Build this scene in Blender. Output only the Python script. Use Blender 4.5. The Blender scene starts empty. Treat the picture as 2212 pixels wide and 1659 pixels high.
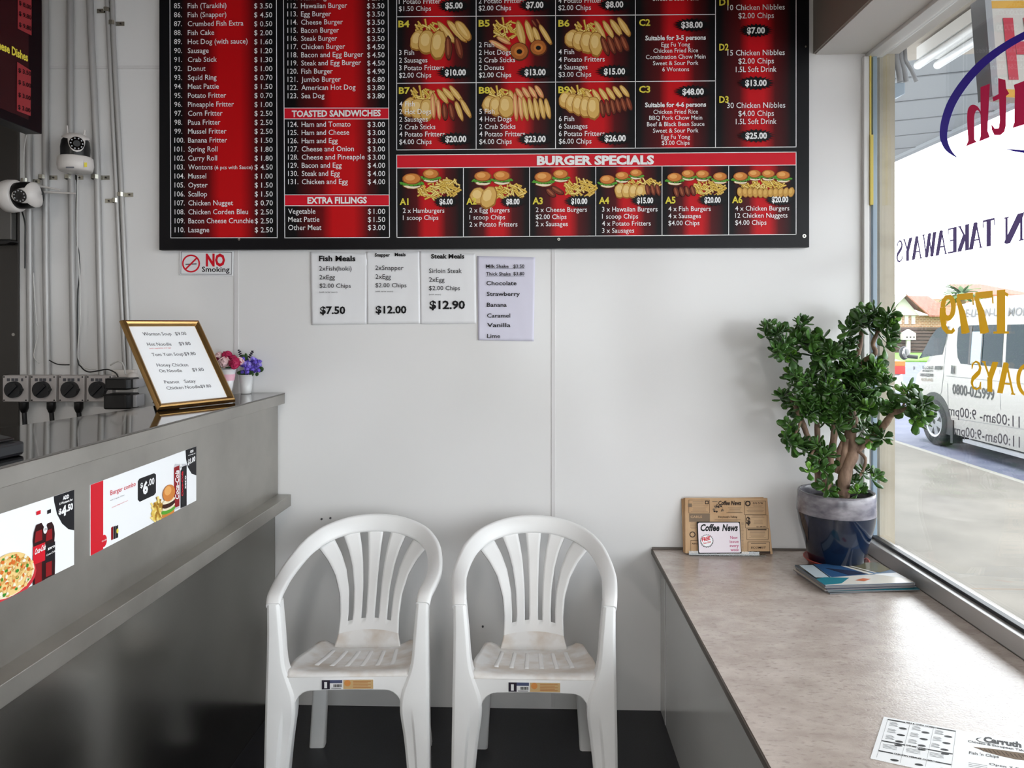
import bpy, math, random
from mathutils import Vector as V, Matrix, noise

random.seed(7)
sc = bpy.context.scene
COL = sc.collection

# ------------------------------------------------------------------ camera
F = 1620.0                       # focal length in pixels of the 2212 x 1659 frame
TH = math.radians(1.8)           # camera turned slightly to the left of the wall's normal
PX0, PV0 = 1145 - F * math.tan(TH), 700.0
CAM = V((0, -2.81, 1.44))
cd = bpy.data.cameras.new('camera')
cam = bpy.data.objects.new('camera', cd)
COL.objects.link(cam)
cam.location = CAM
cam.rotation_euler = (math.radians(90), 0, TH)
cd.sensor_width = 36
cd.lens = F / 2212 * 36
cd.shift_x = (1106 - PX0) / 2212
cd.shift_y = (PV0 - 829.5) / 2212
cd.clip_start = 0.05
cd.clip_end = 400
sc.camera = cam
FW = V((-math.sin(TH), math.cos(TH), 0))
RT = V((math.cos(TH), math.sin(TH), 0))
UP = V((0, 0, 1))

# ------------------------------------------------------------------ sky, exposure
wd = bpy.data.worlds.new('sky')
sc.world = wd
wd.use_nodes = True
bg = wd.node_tree.nodes['Background']
bg.inputs[0].default_value = (0.93, 0.965, 1.0, 1)
bg.inputs[1].default_value = 5.4
sc.view_settings.view_transform = 'Standard'
sc.view_settings.look = 'None'
sc.view_settings.gamma = 1
sc.view_settings.exposure = 0.12
sc.view_settings.use_curve_mapping = False
try:
    sc.cycles.use_denoising = True
    sc.cycles.max_bounces = 10
    sc.cycles.diffuse_bounces = 5
    sc.cycles.glossy_bounces = 5
    sc.cycles.transparent_max_bounces = 16
    sc.cycles.sample_clamp_indirect = 6
except Exception:
    pass
FILL_W = 24.0                     # watts of each added ceiling fill light

# ------------------------------------------------------------------ geometry helpers
def ray(u, v):
    return FW + RT * ((u - PX0) / F) + UP * ((PV0 - v) / F)

def PL(p, n):
    """pixel -> point of the plane through p with normal n"""
    p = V(p); n = V(n)
    def fn(u, v):
        r = ray(u, v)
        return CAM + r * ((p - CAM).dot(n) / r.dot(n))
    return fn

def PY(Y): return PL((0, Y, 0), (0, 1, 0))
def PX(X): return PL((X, 0, 0), (1, 0, 0))
def PZ(Z): return PL((0, 0, Z), (0, 0, 1))

def lin(c):
    c /= 255.0
    return c / 12.92 if c <= 0.04045 else ((c + 0.055) / 1.055) ** 2.4

def rgb(h):
    if isinstance(h, str):
        h = h.lstrip('#'); h = [int(h[i:i + 2], 16) for i in (0, 2, 4)]
    return (lin(h[0]), lin(h[1]), lin(h[2]), 1)

M = {}
def mat(name, color, rough=0.5, metal=0.0, spec=0.5, **kw):
    m = bpy.data.materials.new(name)
    m.use_nodes = True
    b = m.node_tree.nodes['Principled BSDF']
    b.inputs['Base Color'].default_value = rgb(color)
    b.inputs['Roughness'].default_value = rough
    b.inputs['Metallic'].default_value = metal
    b.inputs['Specular IOR Level'].default_value = spec
    for k, v in kw.items():
        b.inputs[k].default_value = v
    M[name] = m
    return m

def nodes(m):
    return m.node_tree.nodes, m.node_tree.links, m.node_tree.nodes['Principled BSDF']

def noisy(m, c1, c2, scale=(5, 5, 5), detail=4, lo=0.35, hi=0.65, bump=0.0, rough=None, coord='Object'):
    """procedural mottling between two colours, with optional bump / roughness variation"""
    n, l, b = nodes(m)
    tc = n.new('ShaderNodeTexCoord'); mp = n.new('ShaderNodeMapping'); nz = n.new('ShaderNodeTexNoise')
    mp.inputs['Scale'].default_value = scale
    nz.inputs['Scale'].default_value = 1.0
    nz.inputs['Detail'].default_value = detail
    cr = n.new('ShaderNodeValToRGB')
    cr.color_ramp.elements[0].position = lo; cr.color_ramp.elements[1].position = hi
    cr.color_ramp.elements[0].color = rgb(c1); cr.color_ramp.elements[1].color = rgb(c2)
    l.new(tc.outputs[coord], mp.inputs[0]); l.new(mp.outputs[0], nz.inputs['Vector'])
    l.new(nz.outputs['Fac'], cr.inputs[0]); l.new(cr.outputs[0], b.inputs['Base Color'])
    if bump:
        bp = n.new('ShaderNodeBump'); bp.inputs['Strength'].default_value = bump; bp.inputs['Distance'].default_value = 0.002
        l.new(nz.outputs['Fac'], bp.inputs['Height']); l.new(bp.outputs[0], b.inputs['Normal'])
    if rough:
        mr = n.new('ShaderNodeMapRange'); mr.inputs[3].default_value = rough[0]; mr.inputs[4].default_value = rough[1]
        l.new(nz.outputs['Fac'], mr.inputs[0]); l.new(mr.outputs[0], b.inputs['Roughness'])
    return nz

OFF = {}
class MB:
    def __init__(s):
        s.v = []; s.f = []; s.m = []; s.s = []; s.uv = {}
    def add(s, vs, fs, mt, smooth=False):
        o = len(s.v)
        s.v += [tuple(p) for p in vs]
        for f in fs:
            s.f.append(tuple(i + o for i in f)); s.m.append(mt); s.s.append(smooth)
    def poly(s, pts, mt): s.add(pts, [range(len(pts))], mt)
    def uvquad(s, pts, mt):
        s.uv[len(s.f)] = [(0, 0), (1, 0), (1, 1), (0, 1)]; s.poly(pts, mt)
    def prism(s, pts, off, mt, smooth=False):
        n = len(pts); off = V(off)
        vs = [V(p) for p in pts] + [V(p) + off for p in pts]
        fs = [tuple(range(n))[::-1], tuple(range(n, 2 * n))] + [(i, (i + 1) % n, n + (i + 1) % n, n + i) for i in range(n)]
        s.add(vs, fs, mt, smooth)
    def box(s, a, b, mt):
        x0, y0, z0 = a; x1, y1, z1 = b
        s.prism([(x0, y0, z0), (x1, y0, z0), (x1, y1, z0), (x0, y1, z0)], (0, 0, z1 - z0), mt)
    def obox(s, c, ax, ay, az, mt):
        c = V(c); ax = V(ax); ay = V(ay); az = V(az)
        s.prism([c - ax - ay - az, c + ax - ay - az, c + ax + ay - az, c - ax + ay - az], az * 2, mt)
    def loft(s, rings, mt, smooth=True, caps=True, closed=True):
        n = len(rings[0]); vs = [p for r in rings for p in r]; fs = []
        for i in range(len(rings) - 1):
            for j in range(n if closed else n - 1):
                k = (j + 1) % n
                fs.append((i * n + j, i * n + k, (i + 1) * n + k, (i + 1) * n + j))
        s.add(vs, fs, mt, smooth)
        if caps and closed:
            s.add(rings[0], [tuple(range(n))[::-1]], mt, False); s.add(rings[-1], [tuple(range(n))], mt, False)
    def tube(s, pts, r, mt, n=8, caps=True):
        pts = [V(p) for p in pts]; rings = []
        if not hasattr(r, '__len__'): r = [r] * len(pts)
        up = None
        for i, p in enumerate(pts):
            t = (pts[min(i + 1, len(pts) - 1)] - pts[max(i - 1, 0)]).normalized()
            if up is None:
                up = t.orthogonal().normalized()
            up = (up - t * up.dot(t)).normalized(); w = t.cross(up)
            rings.append([p + (up * math.cos(a) + w * math.sin(a)) * r[i] for a in [2 * math.pi * k / n for k in range(n)]])
        s.loft(rings, mt, True, caps)
    def lathe(s, prof, c, mt, n=32, axis=(0, 0, 1), caps=False):
        c = V(c); ax = V(axis).normalized(); e1 = ax.orthogonal().normalized(); e2 = ax.cross(e1)
        rings = [[c + ax * z + (e1 * math.cos(a) + e2 * math.sin(a)) * r for a in [2 * math.pi * k / n for k in range(n)]] for r, z in prof]
        s.loft(rings, mt, True, caps)
    def cyl(s, a, b, r, mt, n=24):
        a = V(a); b = V(b); L = (b - a).length
        s.lathe([(r, 0), (r, L)], a, mt, n, (b - a), False)
        ax = (b - a).normalized(); e1 = ax.orthogonal().normalized(); e2 = ax.cross(e1)
        for c, fl in ((a, 1), (b, 0)):
            ps = [c + (e1 * math.cos(t) + e2 * math.sin(t)) * r for t in [2 * math.pi * k / n for k in range(n)]]
            s.poly(ps[::-1] if fl else ps, mt)
    def ell(s, c, a, b, d, mt, nu=10, nv=6):
        c = V(c); a = V(a); b = V(b); d = V(d); vs = []; fs = []
        for i in range(nv + 1):
            ph = math.pi * i / nv
            for j in range(nu):
                th = 2 * math.pi * j / nu
                vs.append(c + d * math.cos(ph) + (a * math.cos(th) + b * math.sin(th)) * math.sin(ph))
        for i in range(nv):
            for j in range(nu):
                k = (j + 1) % nu
                fs.append((i * nu + j, (i + 1) * nu + j, (i + 1) * nu + k, i * nu + k))
        s.add(vs, fs, mt, True)
    def grid(s, fn, nu, nv, mt, smooth=True):
        vs = [fn(i / nu, j / nv) for j in range(nv + 1) for i in range(nu + 1)]
        fs = [(j * (nu + 1) + i, j * (nu + 1) + i + 1, (j + 1) * (nu + 1) + i + 1, (j + 1) * (nu + 1) + i) for j in range(nv) for i in range(nu)]
        s.add(vs, fs, mt, smooth)
    def build(s, name, parent=None, loc=None, bevel=0, solid=0, subsurf=0, weld=False, label=None):
        off = V((0, 0, 0))
        if parent is not None: off = OFF.get(parent.name, off)
        elif loc is not None: off = V(loc)
        me = bpy.data.meshes.new(name)
        me.from_pydata([V(p) - off for p in s.v], [], s.f)
        slots = []
        for k in s.m:
            if k not in slots: slots.append(k)
        for k in slots: me.materials.append(M[k])
        me.polygons.foreach_set('material_index', [slots.index(k) for k in s.m])
        me.polygons.foreach_set('use_smooth', s.s)
        if s.uv:
            ul = me.uv_layers.new(name='UVMap')
            for fi, co in s.uv.items():
                for li, c in zip(me.polygons[fi].loop_indices, co): ul.data[li].uv = c
        me.update()
        o = bpy.data.objects.new(name, me)
        COL.objects.link(o)
        if parent is not None:
            o.parent = parent; OFF[o.name] = off
        else:
            o.location = off; OFF[o.name] = off
        if weld:
            md = o.modifiers.new('weld', 'WELD'); md.merge_threshold = 0.0005
        if solid:
            md = o.modifiers.new('solid', 'SOLIDIFY'); md.thickness = solid; md.offset = 0
        if bevel:
            md = o.modifiers.new('bevel', 'BEVEL'); md.width = bevel; md.segments = 2; md.limit_method = 'ANGLE'; md.angle_limit = 0.7
        if subsurf:
            md = o.modifiers.new('sub', 'SUBSURF'); md.levels = subsurf; md.render_levels = subsurf
        if label: o['label'] = label
        return o

def tag(o, label, cat, group=None):
    o['label'] = label; o['category'] = cat
    if group: o['group'] = group
    return o

def thing(name, label, cat, loc, group=None):
    o = bpy.data.objects.new(name, None)
    o.empty_display_size = 0.1
    COL.objects.link(o); o.location = V(loc); OFF[o.name] = V(loc)
    return tag(o, label, cat, group)

def struct(o):
    o['kind'] = 'structure'; return o

def copy_tree(o, parent=None):
    c = o.copy(); COL.objects.link(c)
    if parent is not None: c.parent = parent
    for ch in [x for x in list(COL.objects) if x.parent == o]:
        copy_tree(ch, c)
    return c

def cat(P, n):
    """Catmull-Rom resample of a list of equal-length number tuples"""
    out = []
    for i in range(len(P) - 1):
        p0, p1, p2, p3 = P[max(i - 1, 0)], P[i], P[i + 1], P[min(i + 2, len(P) - 1)]
        for k in range(n):
            t_ = k / n
            out.append([.5 * (2 * b + (c - a) * t_ + (2 * a - 5 * b + 4 * c - d) * t_ * t_ + (3 * b - a - 3 * c + d) * t_ ** 3) for a, b, c, d in zip(p0, p1, p2, p3)])
    out.append(list(P[-1])); return out

# ---- lettering: built-in font outlines turned into flat mesh
GC = {}
def glyphs(s, bold):
    k = (s, bold)
    if k not in GC:
        c = bpy.data.curves.new('lettering', 'FONT'); c.body = s; c.offset = bold; c.resolution_u = 2
        o = bpy.data.objects.new('lettering', c); me = o.to_mesh()
        vs = [(v.co.x, v.co.y) for v in me.vertices]; fs = [tuple(p.vertices) for p in me.polygons]
        o.to_mesh_clear(); bpy.data.objects.remove(o); bpy.data.curves.remove(c)
        xs = [p[0] for p in vs] or [0, 1]
        GC[k] = (vs, fs, min(xs), max(xs))
    return GC[k]

def text(mb, s, org, ax, ay, mt, w=None, sx=None, align='L', bold=0.0, shear=0.0, lift=None):
    """ax, ay: world vectors of one cap height; w: width in cap heights (else natural * sx)"""
    vs, fs, x0, x1 = glyphs(s, bold)
    k = 1 / 0.682
    kx = (w / (x1 - x0)) if w else k * (sx or 0.92)
    W = (x1 - x0) * kx
    sh = {'L': 0, 'C': -W / 2, 'R': -W}[align]
    org = V(org) + (V(lift) if lift else V((0, 0, 0)))
    mb.add([org + ax * ((x - x0) * kx + sh + shear * y * k) + ay * (y * k) for x, y in vs], fs, mt)

def tx(mb, s, fn, a, b, cap, mt, bold=0.0, shear=0.0, lift=None, up=None):
    """lettering whose baseline runs from pixel a to pixel b of the surface fn; cap height in pixels at a"""
    p = fn(*a); q = fn(*b)
    ay = (fn(a[0], a[1] - cap) - p)
    if up is not None: ay = V(up).normalized() * ay.length
    L = (q - p).length
    ax = (q - p).normalized() * ay.length
    text(mb, s, p, ax, ay, mt, w=L / ay.length, bold=bold, shear=shear, lift=lift)

def pxs(fn, pts, lift=None):
    l = V(lift) if lift else V((0, 0, 0))
    return [fn(u, v) + l for u, v in pts]

def rect(u0, v0, u1, v1): return [(u0, v1), (u1, v1), (u1, v0), (u0, v0)]

# ------------------------------------------------------------------ materials
m = mat('wall_white', 'e2e0dd', 0.16, spec=0.35)
noisy(m, 'dad9d8', 'e4e3e3', (1.2, 1.2, 1.2), 2, 0.3, 0.7)
mat('wall_paint', 'cfcac5', 0.6)
mat('ceiling_paint', 'b8b0a8', 0.7)
mat('bulkhead_shade', '8e857d', 0.65)  # darker tone carries the shade of the bulkhead's inner face
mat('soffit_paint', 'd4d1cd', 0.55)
mat('joint_strip', 'd2d0d0', 0.3)
mat('frame_white', 'd9d8d6', 0.35)
mat('frame_alu', 'c9c8c8', 0.35, 0.5)
mat('tape', 'cdb95c', 0.6)
mat('bluegrey', '8ea0b0', 0.35)
m = mat('pillar', 'a69c8a', 0.75); noisy(m, '857a64', 'aca28f', (3, 3, 5), 4, 0.25, 0.5)
m = mat('floor', '16171d', 0.4); noisy(m, '090a11', '161824', (160, 160, 160), 2, 0.45, 0.75)
m = mat('steel', '9a9791', 0.34, 0.9)
noisy(m, '9d9a94', 'b2afa9', (5, 5, 5), 5, 0.3, 0.7, rough=(0.27, 0.4))
m = mat('steel_low', '9a9894', 0.2, 1.0); noisy(m, '8a8884', '989692', (3, 3, 3), 3, 0.3, 0.7, rough=(0.16, 0.28))
m = mat('steel_top', '7a7672', 0.06, 1.0)
m = mat('steel_dark', '4c4a48', 0.35, 0.85)
m = mat('steel_hood', '6d6c6a', 0.3, 0.85)
m = mat('bench_laminate', 'b0a098', 0.24, spec=0.85, **{'Coat Weight': .45, 'Coat Roughness': .22})
n, l, b = nodes(m)
tc = n.new('ShaderNodeTexCoord')
def nzn(sc3, det, lo, hi):
    mp = n.new('ShaderNodeMapping'); mp.inputs['Scale'].default_value = sc3
    z = n.new('ShaderNodeTexNoise'); z.inputs['Scale'].default_value = 1; z.inputs['Detail'].default_value = det
    r = n.new('ShaderNodeMapRange'); r.inputs[1].default_value = lo; r.inputs[2].default_value = hi
    l.new(tc.outputs['Object'], mp.inputs[0]); l.new(mp.outputs[0], z.inputs['Vector']); l.new(z.outputs['Fac'], r.inputs[0])
    return r.outputs[0], z.outputs['Fac']
a1, _ = nzn((14, 22, 14), 7, 0.3, 0.7)
a2, _ = nzn((55, 110, 55), 8, 0.55, 0.8)
_, a3 = nzn((190, 260, 190), 3, 0, 1)
mx = n.new('ShaderNodeMix'); mx.data_type = 'RGBA'; mx.inputs[6].default_value = rgb('b6a8a0'); mx.inputs[7].default_value = rgb('cec2ba'); l.new(a1, mx.inputs[0])
mx2 = n.new('ShaderNodeMix'); mx2.data_type = 'RGBA'; mx2.inputs[7].default_value = rgb('8a7a75'); l.new(mx.outputs[2], mx2.inputs[6])
mm = n.new('ShaderNodeMath'); mm.operation = 'MULTIPLY'; mm.inputs[1].default_value = 0.7; l.new(a2, mm.inputs[0]); l.new(mm.outputs[0], mx2.inputs[0])
l.new(mx2.outputs[2], b.inputs['Base Color'])
bp = n.new('ShaderNodeBump'); bp.inputs['Strength'].default_value = 0.35; bp.inputs['Distance'].default_value = 0.002
l.new(a3, bp.inputs['Height']); l.new(bp.outputs[0], b.inputs['Normal'])
mat('bench_edge', '5d554f', 0.5)
mat('bench_panel', 'cfcfcd', 0.06, spec=0.5)
m = mat('chair_plastic', 'ececec', 0.32, spec=0.45)
m = mat('chair_seat', 'e6e6e6', 0.36, spec=0.4)
noisy(m, 'cdc1b5', 'e9e8e7', (9, 9, 9), 5, 0.4, 0.62)
mat('board_black', '06060b', 0.38, spec=0.22)
mat('white_ink', 'f0f0f0', 0.4, spec=0.2)
mat('yellow_ink', 'e0d04a', 0.4, spec=0.2)
mat('red_ink', 'd01428', 0.4, spec=0.2)
mat('black_ink', '0a0a0e', 0.4, spec=0.2)
mat('grey_ink', '55555a', 0.5, spec=0.2)
mat('paper', 'e4e4e6', 0.5, spec=0.3)
mat('paper_lilac', 'd6d4e4', 0.5, spec=0.3)
mat('paper_white', 'f2f4f6', 0.35, spec=0.3)
mat('sleeve', 'e9e9ea', 0.3)
# printed panels: black with a soft red band (print, runs across the panel)
def band(name, red, stops):
    m = mat(name, red, 0.4, spec=0.18)
    n, l, b = nodes(m)
    uv = n.new('ShaderNodeUVMap'); sp = n.new('ShaderNodeSeparateXYZ'); cr = n.new('ShaderNodeValToRGB')
    l.new(uv.outputs[0], sp.inputs[0]); l.new(sp.outputs[0], cr.inputs[0]); l.new(cr.outputs[0], b.inputs['Base Color'])
    e = cr.color_ramp.elements
    e[0].position, e[0].color = stops[0][0], rgb(stops[0][1])
    e[1].position, e[1].color = stops[-1][0], rgb(stops[-1][1])
    for p, c in stops[1:-1]:
        x = e.new(p); x.color = rgb(c)
band('band_list', 'c01018', [(0.1, '08070a'), (0.36, '6a060c'), (0.46, 'c20a12'), (0.66, 'c20a12'), (0.8, '4a050a'), (0.92, '08070a')])
band('band_cell', 'c01018', [(0.06, '08070b'), (0.3, '52060c'), (0.42, 'c40c18'), (0.6, 'c40c18'), (0.74, '52060c'), (0.94, '08070b')])
for nm, c in dict(batter='d9ae60', batter_dk='a06c28', batter_lt='eccb86', chip='e6c35a', chip_dk='a87a24', chip_lt='f3dc88', sausage='70301c',
                  sausage_dk='3a140c', sausage_lt='a05a3c', crab='e0946a', bun='d0813a', bun_lt='e8a860', bun_dk='8e4a1c', lettuce='58a030',
                  lettuce_dk='2c5c1c', patty='3c1c10', cream='eee2c4', donut='b0642a', donut_dk='5c2c10', nugget='c89a4c', carrot='d8702c',
                  pea='3c8c2c', egg='f0ecd8', plate_red='c8323c', coke='8c1018', coke_dk='28060a', can_black='17171c', silver='c8c8cc').items():
    mat('print_' + nm, c, 0.45, spec=0.2)
mat('conduit', 'a8a6a4', 0.38, 0.2)
mat('clip_zinc', 'b9b7ac', 0.25, 0.95)
mat('cam_white', 'd8d2cd', 0.35)
mat('black_plastic', '0b0b0d', 0.35)
mat('lens', '050507', 0.08)
mat('led', 'b0b0b4', 0.3)
mat('box_grey', 'b3adab', 0.45)
mat('knob_black', '14161a', 0.4)
mat('cable_white', 'c4c2bf', 0.5)
m = mat('gold', 'b4905c', 0.24, 0.95)
mat('gold_dark', '4a3220', 0.35, 0.8)
mat('rose_dark', 'a80c48', 0.6); mat('rose_pale', 'eac6c8', 0.6); mat('violet', '6a54c4', 0.6); mat('violet_lt', '9484dc', 0.6)
mat('leaf_dark', '2c4a1c', 0.6); mat('sprig', '1c1024', 0.7)
mat('ceramic_white', 'e6e4e6', 0.25); mat('pink_band', 'eeb8c8', 0.4)
# plant
m = mat('jade_leaf', '2a4a22', 0.28, spec=0.5)
noisy(m, '1e3c18', '4e7a32', (22, 22, 22), 3, 0.32, 0.7)
m = mat('jade_leaf_young', '6a9c38', 0.3, spec=0.5)
m = mat('jade_bark', '8a6c58', 0.8); noisy(m, '5e483c', 'a08470', (40, 40, 14), 4, 0.35, 0.65, bump=0.5)
m = mat('pot_blue', '10203c', 0.1, spec=0.6); noisy(m, '090b12', '122440', (4, 4, 3), 2, 0.2, 0.85)
m = mat('pot_grey', '6c6870', 0.2); noisy(m, '57545c', '8a868c', (14, 14, 30), 4, 0.4, 0.65)
mat('saucer', '9c3a30', 0.45)
mat('soil', '1c1410', 0.95)
m = mat('newsprint', 'c4a27e', 0.8, spec=0.15); noisy(m, 'bb9874', 'cdae8c', (9, 9, 9), 3)
mat('news_dark', '3a2c22', 0.8); mat('news_mid', '7c6a58', 0.8); mat('magenta_ink', 'b8286c', 0.5)
mat('sign_pink', 'e6dce4', 0.3)
# outside
m = mat('concrete_path', '6e6a62', 0.85); noisy(m, '625e57', '77726a', (1.6, 1.6, 1.6), 5, 0.3, 0.7)
m = mat('asphalt', '5a5e70', 0.8); noisy(m, '50546a', '686c7c', (3, 3, 3), 5, 0.3, 0.7)
m = mat('lawn', '6c9c34', 0.9); noisy(m, '4c7828', '6c9434', (4, 4, 4), 4)
m = mat('kerb', '8a8880', 0.85)
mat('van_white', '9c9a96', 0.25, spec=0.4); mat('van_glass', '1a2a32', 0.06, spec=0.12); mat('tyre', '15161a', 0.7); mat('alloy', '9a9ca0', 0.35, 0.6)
mat('van_trim', '1c1e22', 0.4); mat('seam', '6c6e70', 0.6); mat('tail_red', 'c81c14', 0.25); mat('tail_amber', 'e06a1c', 0.25); mat('chrome', 'b0b2b4', 0.15, 0.9)
mat('car_silver', 'b4b8bc', 0.25, 0.3)
m = mat('roof_tile', 'a06a58', 0.8)
n, l, b = nodes(m)
tc = n.new('ShaderNodeTexCoord'); bk = n.new('ShaderNodeTexBrick')
bk.inputs['Color1'].default_value = rgb('9c6656'); bk.inputs['Color2'].default_value = rgb('8e5a4c'); bk.inputs['Mortar'].default_value = rgb('7c4436')
bk.inputs['Scale'].default_value = 2.2; bk.inputs['Brick Width'].default_value = 0.7; bk.inputs['Row Height'].default_value = 0.6; bk.inputs['Mortar Size'].default_value = 0.04
l.new(tc.outputs['Object'], bk.inputs['Vector']); l.new(bk.outputs[0], b.inputs['Base Color'])
m = mat('house_brick', 'a87c62', 0.85)
n, l, b = nodes(m)
tc = n.new('ShaderNodeTexCoord'); bk = n.new('ShaderNodeTexBrick'); mp = n.new('ShaderNodeMapping'); mp.inputs['Rotation'].default_value = (math.pi / 2, 0, 0)
bk.inputs['Color1'].default_value = rgb('a87a60'); bk.inputs['Color2'].default_value = rgb('8c6450'); bk.inputs['Mortar'].default_value = rgb('b8a898')
bk.inputs['Scale'].default_value = 2.0
l.new(tc.outputs['Object'], mp.inputs[0]); l.new(mp.outputs[0], bk.inputs['Vector']); l.new(bk.outputs[0], b.inputs['Base Color'])
mat('house_white', 'c8c4bc', 0.7)
mat('fence_brown', '4e3c38', 0.8); mat('fence_gap', '2a2020', 0.9)
mat('palm_green', '4c6840', 0.7); mat('palm_trunk', '6a5644', 0.9)
mat('soffit_board', '7e8286', 0.6); mat('soffit_line', '62666a', 0.7); mat('soffit_beige', '9c948a', 0.7); mat('beam_grey', '6c655e', 0.7)
mat('tube_glass', 'd4d6d8', 0.3); mat('awning_grey', '8a8c90', 0.6)
mat('sign_white', 'b4b0aa', 0.6); mat('sign_yellow', 'c09024', 0.6); mat('sign_red', 'a81c34', 0.5)
mat('decal_purple', '2a1c84', 0.5); mat('decal_red', 'b01444', 0.5); mat('decal_gold', 'd09c18', 0.45); mat('decal_mauve', '6c5c8c', 0.5); mat('decal_grey', '8c8a90', 0.5)
# vinyl lettering lets some daylight through
for nm, c, k in (('decal_purple', '2a1c84', .25), ('decal_red', 'b01444', .25), ('decal_gold', 'd09c18', .3), ('decal_mauve', '5c4c80', .2), ('decal_grey', '77757c', .2)):
    m = M[nm]; n, l, b = nodes(m); b.inputs['Base Color'].default_value = rgb(c)
    tl_ = n.new('ShaderNodeBsdfTranslucent'); tl_.inputs[0].default_value = rgb(c); mxs = n.new('ShaderNodeMixShader'); mxs.inputs[0].default_value = k
    l.new(b.outputs[0], mxs.inputs[1]); l.new(tl_.outputs[0], mxs.inputs[2]); l.new(mxs.outputs[0], n['Material Output'].inputs[0])
# window glass: thin pane, clear with a fresnel reflection
m = bpy.data.materials.new('pane_glass'); m.use_nodes = True; M['pane_glass'] = m
n, l = m.node_tree.nodes, m.node_tree.links
n.remove(n['Principled BSDF'])
tr = n.new('ShaderNodeBsdfTransparent'); gl = n.new('ShaderNodeBsdfGlossy'); ms = n.new('ShaderNodeMixShader')
lw = n.new('ShaderNodeLayerWeight'); pw = n.new('ShaderNodeMath'); pw.operation = 'POWER'; pw.inputs[1].default_value = 4.0
ad = n.new('ShaderNodeMath'); ad.operation = 'MULTIPLY_ADD'; ad.inputs[1].default_value = 0.7; ad.inputs[2].default_value = 0.025
tr.inputs[0].default_value = (0.97, 0.98, 0.98, 1); gl.inputs['Roughness'].default_value = 0.02; lw.inputs[0].default_value = 0.5
l.new(lw.outputs['Facing'], pw.inputs[0]); l.new(pw.outputs[0], ad.inputs[0]); l.new(ad.outputs[0], ms.inputs[0])
l.new(tr.outputs[0], ms.inputs[1]); l.new(gl.outputs[0], ms.inputs[2]); l.new(ms.outputs[0], n['Material Output'].inputs[0])
m = mat('clear_glass', 'ffffff', 0.06); nodes(m)[2].inputs['Transmission Weight'].default_value = 0.4
m = mat('acrylic', 'f2f4f4', 0.05); nodes(m)[2].inputs['Transmission Weight'].default_value = 0.9
mm = mat('fill_diffuser', 'ffffff', 0.5); b = nodes(mm)[2]
b.inputs['Emission Color'].default_value = (1, 0.96, 0.9, 1); b.inputs['Emission Strength'].default_value = 2.0  # glowing cover of the added ceiling fill lights
mm = mat('green_led', '30c040', 0.5); b = nodes(mm)[2]
b.inputs['Emission Color'].default_value = (0.1, 0.9, 0.2, 1); b.inputs['Emission Strength'].default_value = 1.5

# ------------------------------------------------------------------ room shell
XW = 1.24      # inside face of the shop window
ZH, ZS = 2.437, 0.603
XL, YB, ZC = -3.2, -5.2, 3.05
mb = MB(); mb.box((XL - .1, YB - .1, -.1), (XW + .12, .1, 0), 'floor'); struct(mb.build('floor'))
mb = MB(); mb.box((XL - .1, YB - .1, ZC), (XW + .12, .1, ZC + .1), 'ceiling_paint'); struct(mb.build('ceiling'))
mb = MB(); mb.box((XL - .1, 0, 0), (XW + .03, .1, ZC), 'wall_white')
struct(mb.build('wall_back'))
mb = MB(); mb.box((XL - .1, YB, 0), (XL, 0, ZC), 'wall_paint'); struct(mb.build('wall_left'))
# front of the shop behind the camera: a glazed opening added for frontal light
mb = MB()
mb.box((XL, YB - .1, 0), (-.2, YB, ZC), 'wall_paint'); mb.box((1.0, YB - .1, 0), (XW + .12, YB, ZC), 'wall_paint')
mb.box((-.2, YB - .1, 2.2), (1.0, YB, ZC), 'wall_paint'); mb.box((-.2, YB - .1, 0), (1.0, YB, .25), 'wall_paint')
struct(mb.build('wall_front'))
mb = MB()
for x in (-.2, .38, .95): mb.box((x, YB - .07, .25), (x + .05, YB - .02, 2.2), 'frame_white')
mb.box((-.2, YB - .07, 2.15), (1.0, YB - .02, 2.2), 'frame_white'); mb.box((-.2, YB - .07, .25), (1.0, YB - .02, .3), 'frame_white')
mb.box((-.15, YB - .05, .3), (.95, YB - .044, 2.15), 'pane_glass')
struct(mb.build('window_fill'))
# right wall: sill wall below, header above, the dropped bulkhead over the window
mb = MB()
mb.box((XW, YB, -.25), (XW + .12, 0, ZS + .02), 'wall_paint')
mb.box((XW, YB, ZH), (XW + .12, 0, ZC), 'wall_paint')
mb.box((XW, YB - .1, 0), (XW + .12, YB + .3, ZC), 'wall_paint')
struct(mb.build('wall_right'))
mb = MB()
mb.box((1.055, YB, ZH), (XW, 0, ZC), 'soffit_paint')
b_ = mb.v  # bulkhead: inner face turned from the window, its shade painted in as taupe
mb.box((1.047, YB, ZH + .004), (1.055, 0, ZC), 'bulkhead_shade')
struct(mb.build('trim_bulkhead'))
# wall joint strips
BWL = PY(-.003)
def strip(name, pts, th=.003):
    mb = MB(); ps = [PY(0)(u, v) for u, v in pts]
    mb.prism([(p.x, -th, p.z) for p in ps], (0, th, 0), 'joint_strip'); return struct(mb.build(name, bevel=.001))
strip('trim_1', rect(506, 0, 516, 1527))
strip('trim_2', rect(1191, 0, 1200, 1527))
strip('trim_3', rect(-600, 142, 506, 149))

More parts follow.
